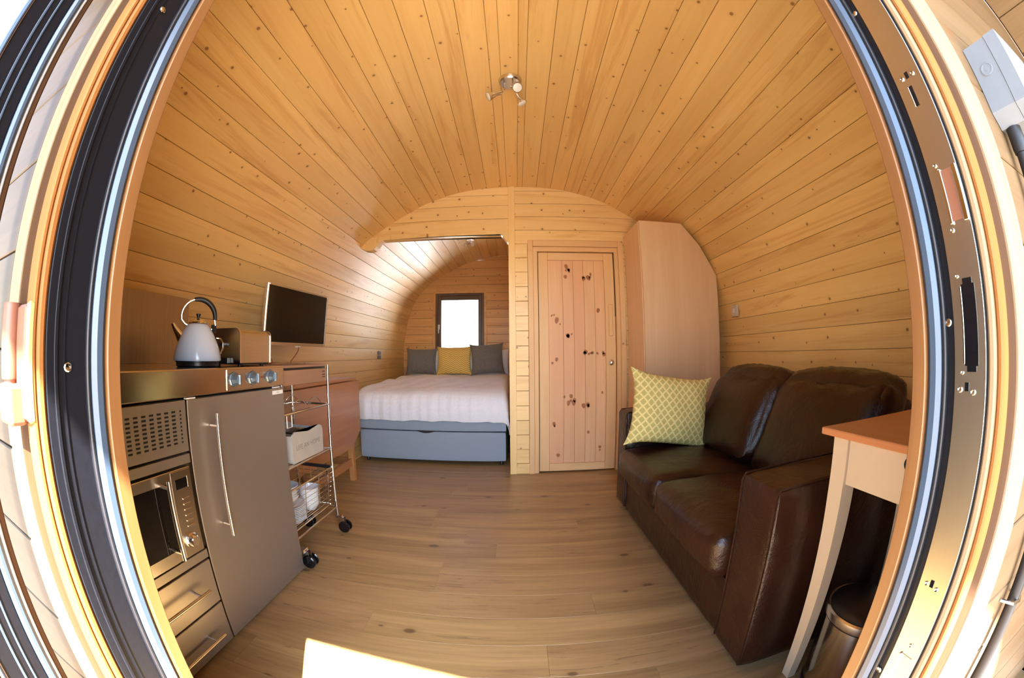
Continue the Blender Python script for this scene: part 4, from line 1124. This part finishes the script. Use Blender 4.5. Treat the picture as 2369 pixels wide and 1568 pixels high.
for i in range(5):
    if B1 is None: B1 = obj('bowl', bowl_bm(0.066, 0.045), 'ceramic', None, True, 50); o = B1
    else: o = B1.copy(); C.objects.link(o)
    o.location = (-1.115, 1.475, 0.2715+0.0125*i)
    tag(o, 'white shallow bowl on top of the plates, %s of the five' % ORD[4-i], 'bowl', 'white bowls nested on the plates')
B2 = None
for i in range(7):
    if B2 is None: B2 = obj('bowl', bowl_bm(0.058, 0.052), 'ceramic', None, True, 50); o = B2
    else: o = B2.copy(); C.objects.link(o)
    o.location = (-1.088, 1.645, 0.1785+0.0125*i)
    tag(o, 'white deep bowl in the column beside the plates, %s of seven' % ORD[6-i], 'bowl', 'white deep bowls stacked beside the plates')

# ------------------------------------------------------------------ sofa
sf = thing('sofa', (1.15, 1.5, 0), 'dark brown leather two-seat sofa with loose seat and back cushions', 'sofa')
SY0, SY1 = 0.728, 2.26
obj('frame', softbox((0.668, SY0+0.15, 0.028), (1.52, SY1-0.15, 0.26), 0.02, n=6), 'leather', sf, True)
obj('back', softbox((1.36, SY0+0.16, 0.24), (1.575, SY1-0.16, 0.80), 0.05, (0, 0, 0.02), 8), 'leather', sf, True)
def armshape(t): return Vector((0, 0, 0))
for y0, y1 in ((SY0, SY0+0.190), (SY1-0.17, SY1)):
    a = obj('arm', softbox((0.660, y0, 0.028), (1.555, y1, 0.642), 0.022, (0.006, 0.012, 0.012), 10), 'leather', sf, True)
    bm = NB()
    for yy_ in (y0+0.012, y1-0.012):
        tube(bm, [(0.662, yy_, 0.04), (0.658, yy_, 0.3), (0.660, yy_, 0.62), (0.672, yy_, 0.640), (0.9, yy_, 0.650), (1.5, yy_, 0.645)], 0.0035, 6)
    obj('piping', bm, 'leather', a, True)
mids = 1.505
def seatbulge(t): return Vector((-0.012*(1-t.y**2)*(t.x < 0), 0, 0))
def wrinkle(seed, amp):
    r = random.Random(seed); ph = [(r.uniform(4, 16), r.uniform(4, 16), r.uniform(0, 6)) for _ in range(5)]
    def f(t):
        w = sum(math.sin(a*t.x+b*t.y+b*t.z*0.8+c) for a, b, c in ph)*amp/5
        return Vector((w*0.6, 0, w))
    return f
obj('seat_cushion', softbox((0.610, SY0+0.194, 0.255), (1.24, mids-0.003, 0.430), 0.050, (0.016, 0.0, 0.028), 16, wrinkle(1, 0.006)), 'leather', sf, True)
obj('seat_cushion', softbox((0.610, mids+0.003, 0.255), (1.24, SY1-0.174, 0.430), 0.050, (0.016, 0.0, 0.028), 16, wrinkle(2, 0.006)), 'leather', sf, True)
def leanback(seed):
    w = wrinkle(seed, 0.012)
    def f(t): return w(t)+Vector((0.20*(t.z*0.5+0.5), 0, 0))
    return f
obj('back_cushion', softbox((1.07, SY0+0.120, 0.44), (1.31, mids-0.012, 0.880), 0.085, (0.035, 0.01, 0.035), 16, leanback(3)), 'leather', sf, True)
obj('back_cushion', softbox((1.07, mids-0.002, 0.44), (1.31, SY1-0.168, 0.878), 0.085, (0.035, 0.01, 0.035), 16, leanback(4)), 'leather', sf, True)
for x in (0.70, 1.46):
    for y in (SY0+0.04, SY1-0.06): obj('foot', bx(x, x+0.05, y, y+0.04, 0.0, 0.0275), 'black_plastic', sf)
pillow('scatter_cushion', 0.50, 0.405, 0.13, 'lattice_yellow', (0.895, 1.985, 0.660), 0.20, 0.05, -0.16, 'yellow diamond-lattice cushion leaning on the far arm of the leather sofa', None, 8, 0.05, 0.024)

# ------------------------------------------------------------------ desk
dk = thing('side_table', (0.98, 0.49, 0), 'cream painted side table with orange wooden top right of doorway', 'table')
obj('tabletop', bx(0.775, 1.235, 0.268, 0.716, 0.781, 0.800, bev=0.004, seg=2), 'desk_top', dk)
def tleg(x, y):
    bm = NB(); a, b = 0.024, 0.0145
    lo = [bm.verts.new((x+sx*b, y+sy*b, 0)) for sx, sy in ((-1, -1), (1, -1), (1, 1), (-1, 1))]
    mi = [bm.verts.new((x+sx*a, y+sy*a, 0.62)) for sx, sy in ((-1, -1), (1, -1), (1, 1), (-1, 1))]
    hi = [bm.verts.new((x+sx*a, y+sy*a, 0.7805)) for sx, sy in ((-1, -1), (1, -1), (1, 1), (-1, 1))]
    for A, B in ((lo, mi), (mi, hi)):
        for i in range(4): bm.faces.new((A[i], A[(i+1) % 4], B[(i+1) % 4], B[i]))
    bm.faces.new(lo); bm.faces.new(hi); return bm
for x in (0.824, 1.19):
    for y in (0.665, 0.312): obj('leg', tleg(x, y), 'cream_paint', dk)
df = obj('drawer_front', bx(0.806, 0.822, 0.338, 0.639, 0.662, 0.778, bev=0.001), 'cream_paint', dk)
bm = NB(); lathe(bm, [(0, 0), (0.0165, 0), (0.0165, 0.001), (0, 0.001)], (0.8062, 0.456, 0.753), 24, (-1, 0, 0)); obj('finger_hole', bm, 'black_plastic', df)
obj('apron', bx(0.850, 1.165, 0.672, 0.688, 0.662, 0.7805), 'cream_paint', dk); obj('apron', bx(0.850, 1.165, 0.300, 0.316, 0.662, 0.7805), 'cream_paint', dk); obj('apron', bx(1.192, 1.208, 0.338, 0.639, 0.662, 0.7805), 'cream_paint', dk)
bm = NB(); tube(bm, [(0.93, 0.50, 0.8035), (0.965, 0.535, 0.8035)], 0.003, 8)
tag(top(obj('pen', bm, 'hinge_brown', None, True)), 'small dark brown pen lying on the orange table top', 'pen')

# ------------------------------------------------------------------ bin
bn = thing('pedal_bin', (0.937, 0.560, 0), 'round brushed steel pedal bin with dark lid under the cream table', 'bin')
bc = (0.937, 0.560, 0)
bm = NB(); lathe(bm, [(0, 0.0), (0.112, 0.0), (0.116, 0.004), (0.116, 0.018), (0, 0.018)], bc, 48); obj('base', bm, 'black_plastic', bn, True)
bm = NB(); lathe(bm, [(0, 0.0185), (0.112, 0.0185), (0.114, 0.022), (0.114, 0.270), (0, 0.270)], bc, 64); obj('body', bm, 'steel_smooth', bn, True)
bm = NB(); lathe(bm, [(0, 0.2705), (0.112, 0.2705), (0.112, 0.276), (0, 0.276)], bc, 64); obj('seal', bm, 'black_plastic', bn, True)
bm = NB(); lathe(bm, [(0, 0.2765), (0.117, 0.2765), (0.118, 0.280), (0.118, 0.300), (0.112, 0.304), (0.108, 0.303), (0, 0.303)], bc, 64); obj('lid_rim', bm, 'chrome_satin', bn, True)
bm = NB(); lathe(bm, [(0, 0.3035), (0.107, 0.3035), (0.100, 0.312), (0.07, 0.322), (0.035, 0.328), (0, 0.330)], bc, 48); obj('lid', bm, 'bin_dark', bn, True)
obj('pedal', bx(0.79, 0.83, 0.50, 0.55, 0.004, 0.014, bev=0.003), 'black_plastic', bn)

# ------------------------------------------------------------------ ceiling spot lamps
def spot_head(parent, base, tip, r=0.027, power=3.0):
    base, tip = Vector(base), Vector(tip); d = (tip-base); L = d.length
    bm = NB(); lathe(bm, [(0, 0), (0.009, 0), (0.011, 0.006), (0.012, L*0.45), (0.017, L*0.62), (r*0.96, L*0.9), (r, L), (r*0.93, L), (0, L*0.97)], base, 28, d)
    h = obj('spot_head', bm, 'chrome_satin', parent, True)
    bm = NB(); lathe(bm, [(0, 0), (r*0.9, 0), (r*0.88, 0.003), (r*0.6, 0.006), (0, 0.007)], base+d*0.985, 24, d)
    obj('bulb', bm, 'lamp_glass', h, True)
sp_ = thing('spotlight_fitting', (-0.013, 1.575, 2.439), 'chrome ceiling fitting with three spot heads in the middle of the boarded ceiling', 'lamp')
bm = NB(); lathe(bm, [(0, 2.438), (0.060, 2.438), (0.062, 2.432), (0.058, 2.418), (0.050, 2.412), (0, 2.411)], (-0.013, 1.575, 0), 40); obj('ceiling_plate', bm, 'chrome_satin', sp_, True)
for pts, b, t in ((((-0.045, 1.585, 2.412), (-0.045, 1.585, 2.375), (-0.055, 1.585, 2.36)), (-0.058, 1.585, 2.358), (-0.128, 1.575, 2.322)),
                  (((0.0, 1.545, 2.412), (0.0, 1.54, 2.385), (0.01, 1.53, 2.37)), (-0.005, 1.552, 2.372), (0.024, 1.505, 2.322)),
                  (((0.015, 1.605, 2.412), (0.018, 1.61, 2.375), (0.02, 1.615, 2.365)), (0.018, 1.612, 2.366), (0.050, 1.622, 2.308))):
    bm = NB(); tube(bm, pts, 0.004, 8); obj('arm', bm, 'chrome', sp_, True); spot_head(sp_, b, t)
sp2 = thing('spotlight_fitting', (-0.53, 4.2, 2.38), 'small chrome spot fitting on the ceiling above the bed', 'lamp')
bm = NB(); lathe(bm, [(0, 2.384), (0.05, 2.384), (0.052, 2.376), (0.048, 2.362), (0, 2.36)], (-0.53, 4.2, 0), 32); obj('ceiling_plate', bm, 'chrome_satin', sp2, True)
bm = NB(); tube(bm, [(-0.53, 4.18, 2.362), (-0.53, 4.18, 2.325)], 0.004, 8); obj('arm', bm, 'chrome', sp2, True)
spot_head(sp2, (-0.53, 4.18, 2.325), (-0.495, 4.13, 2.285))
bm = NB(); tube(bm, [(-0.55, 4.21, 2.362), (-0.55, 4.21, 2.33)], 0.004, 8); obj('arm', bm, 'chrome', sp2, True)
spot_head(sp2, (-0.55, 4.21, 2.33), (-0.58, 4.17, 2.29))

# switch plates
sw = thing('light_switch', (1.622, 2.36, 1.245), 'steel switch plate on the right timber wall above the sofa', 'switch')
bm = NB(); box(bm, 1.604, 1.617, 2.318, 2.402, 1.243, 1.332, bev=0.003); obj('plate', bm, 'chrome_satin', sw)
obj('rocker', bx(1.600, 1.6045, 2.348, 2.372, 1.270, 1.305, bev=0.001), 'white_plastic', sw)
so_ = thing('wall_socket', (-1.645, 4.18, 0.935), 'small double grey socket on the left timber wall beside the bed', 'socket')
for z in (0.945, 0.995): obj('socket_plate', bx(-1.648, -1.632, 4.14, 4.22, z, z+0.042, bev=0.003), 'outlet_grey', so_)

# outside: junction box and cable on the cladding to the right of the door
jb = thing('junction_box', (0.755, 0.13, 1.29), 'pale blue-grey weatherproof junction box on the outer timber wall right of the doorway', 'electrical box')
bm = NB(); prism(bm, [(0.693, 1.325), (0.712, 1.302), (0.80, 1.302), (0.825, 1.325), (0.825, 1.442), (0.693, 1.442)], (0, 0.1215, 0), (1, 0, 0), (0, 0, 1), (0, 1, 0), 0.0425)
bmesh.ops.triangulate(bm, faces=[f for f in bm.faces if len(f.verts) > 4]); obj('housing', bm, 'box_grey', jb)
bm = NB(); prism(bm, [(0.692, 1.324), (0.712, 1.301), (0.80, 1.301), (0.826, 1.324), (0.826, 1.443), (0.692, 1.443)], (0, 0.0985, 0), (1, 0, 0), (0, 0, 1), (0, 1, 0), 0.0222)
bmesh.ops.triangulate(bm, faces=[f for f in bm.faces if len(f.verts) > 4]); obj('cover', bm, 'box_grey', jb)
bm = NB(); lathe(bm, [(0.011, 0), (0.011, 0.0012), (0.009, 0.0016), (0.0085, 0.0006), (0.003, 0.0006), (0.003, 0.0014), (0, 0.0014)], (0.6929, 0.141, 1.392), 28, (-1, 0, 0)); obj('knockout', bm, 'box_grey', jb, True)
bm = NB(); lathe(bm, [(0, 1.262), (0.0115, 1.262), (0.0125, 1.27), (0.0125, 1.302), (0, 1.302)], (0.722, 0.147, 0), 20); obj('cable_gland', bm, 'rubber_black', jb, True)
bm = NB(); tube(bm, [(0.722, 0.147, 1.262), (0.725, 0.148, 1.18), (0.735, 0.149, 1.05), (0.742, 0.149, 0.8), (0.738, 0.149, 0.5), (0.738, 0.149, 0.1)], 0.0095, 14)
cb = obj('outdoor_cable', bm, 'rubber_black', None, True); top(cb); tag(cb, 'thick black cable clipped down the outer timber wall below the junction box', 'cable')
bm = NB(); tube(bm, [(0.715, 0.1635, 0.615), (0.722, 0.142, 0.615), (0.738, 0.138, 0.615), (0.752, 0.142, 0.615), (0.758, 0.1635, 0.615)], 0.003, 8)
cl = obj('cable_clip', bm, 'chrome', None, True); top(cl); tag(cl, 'shiny clip holding the black cable against the outer timber wall', 'clip')
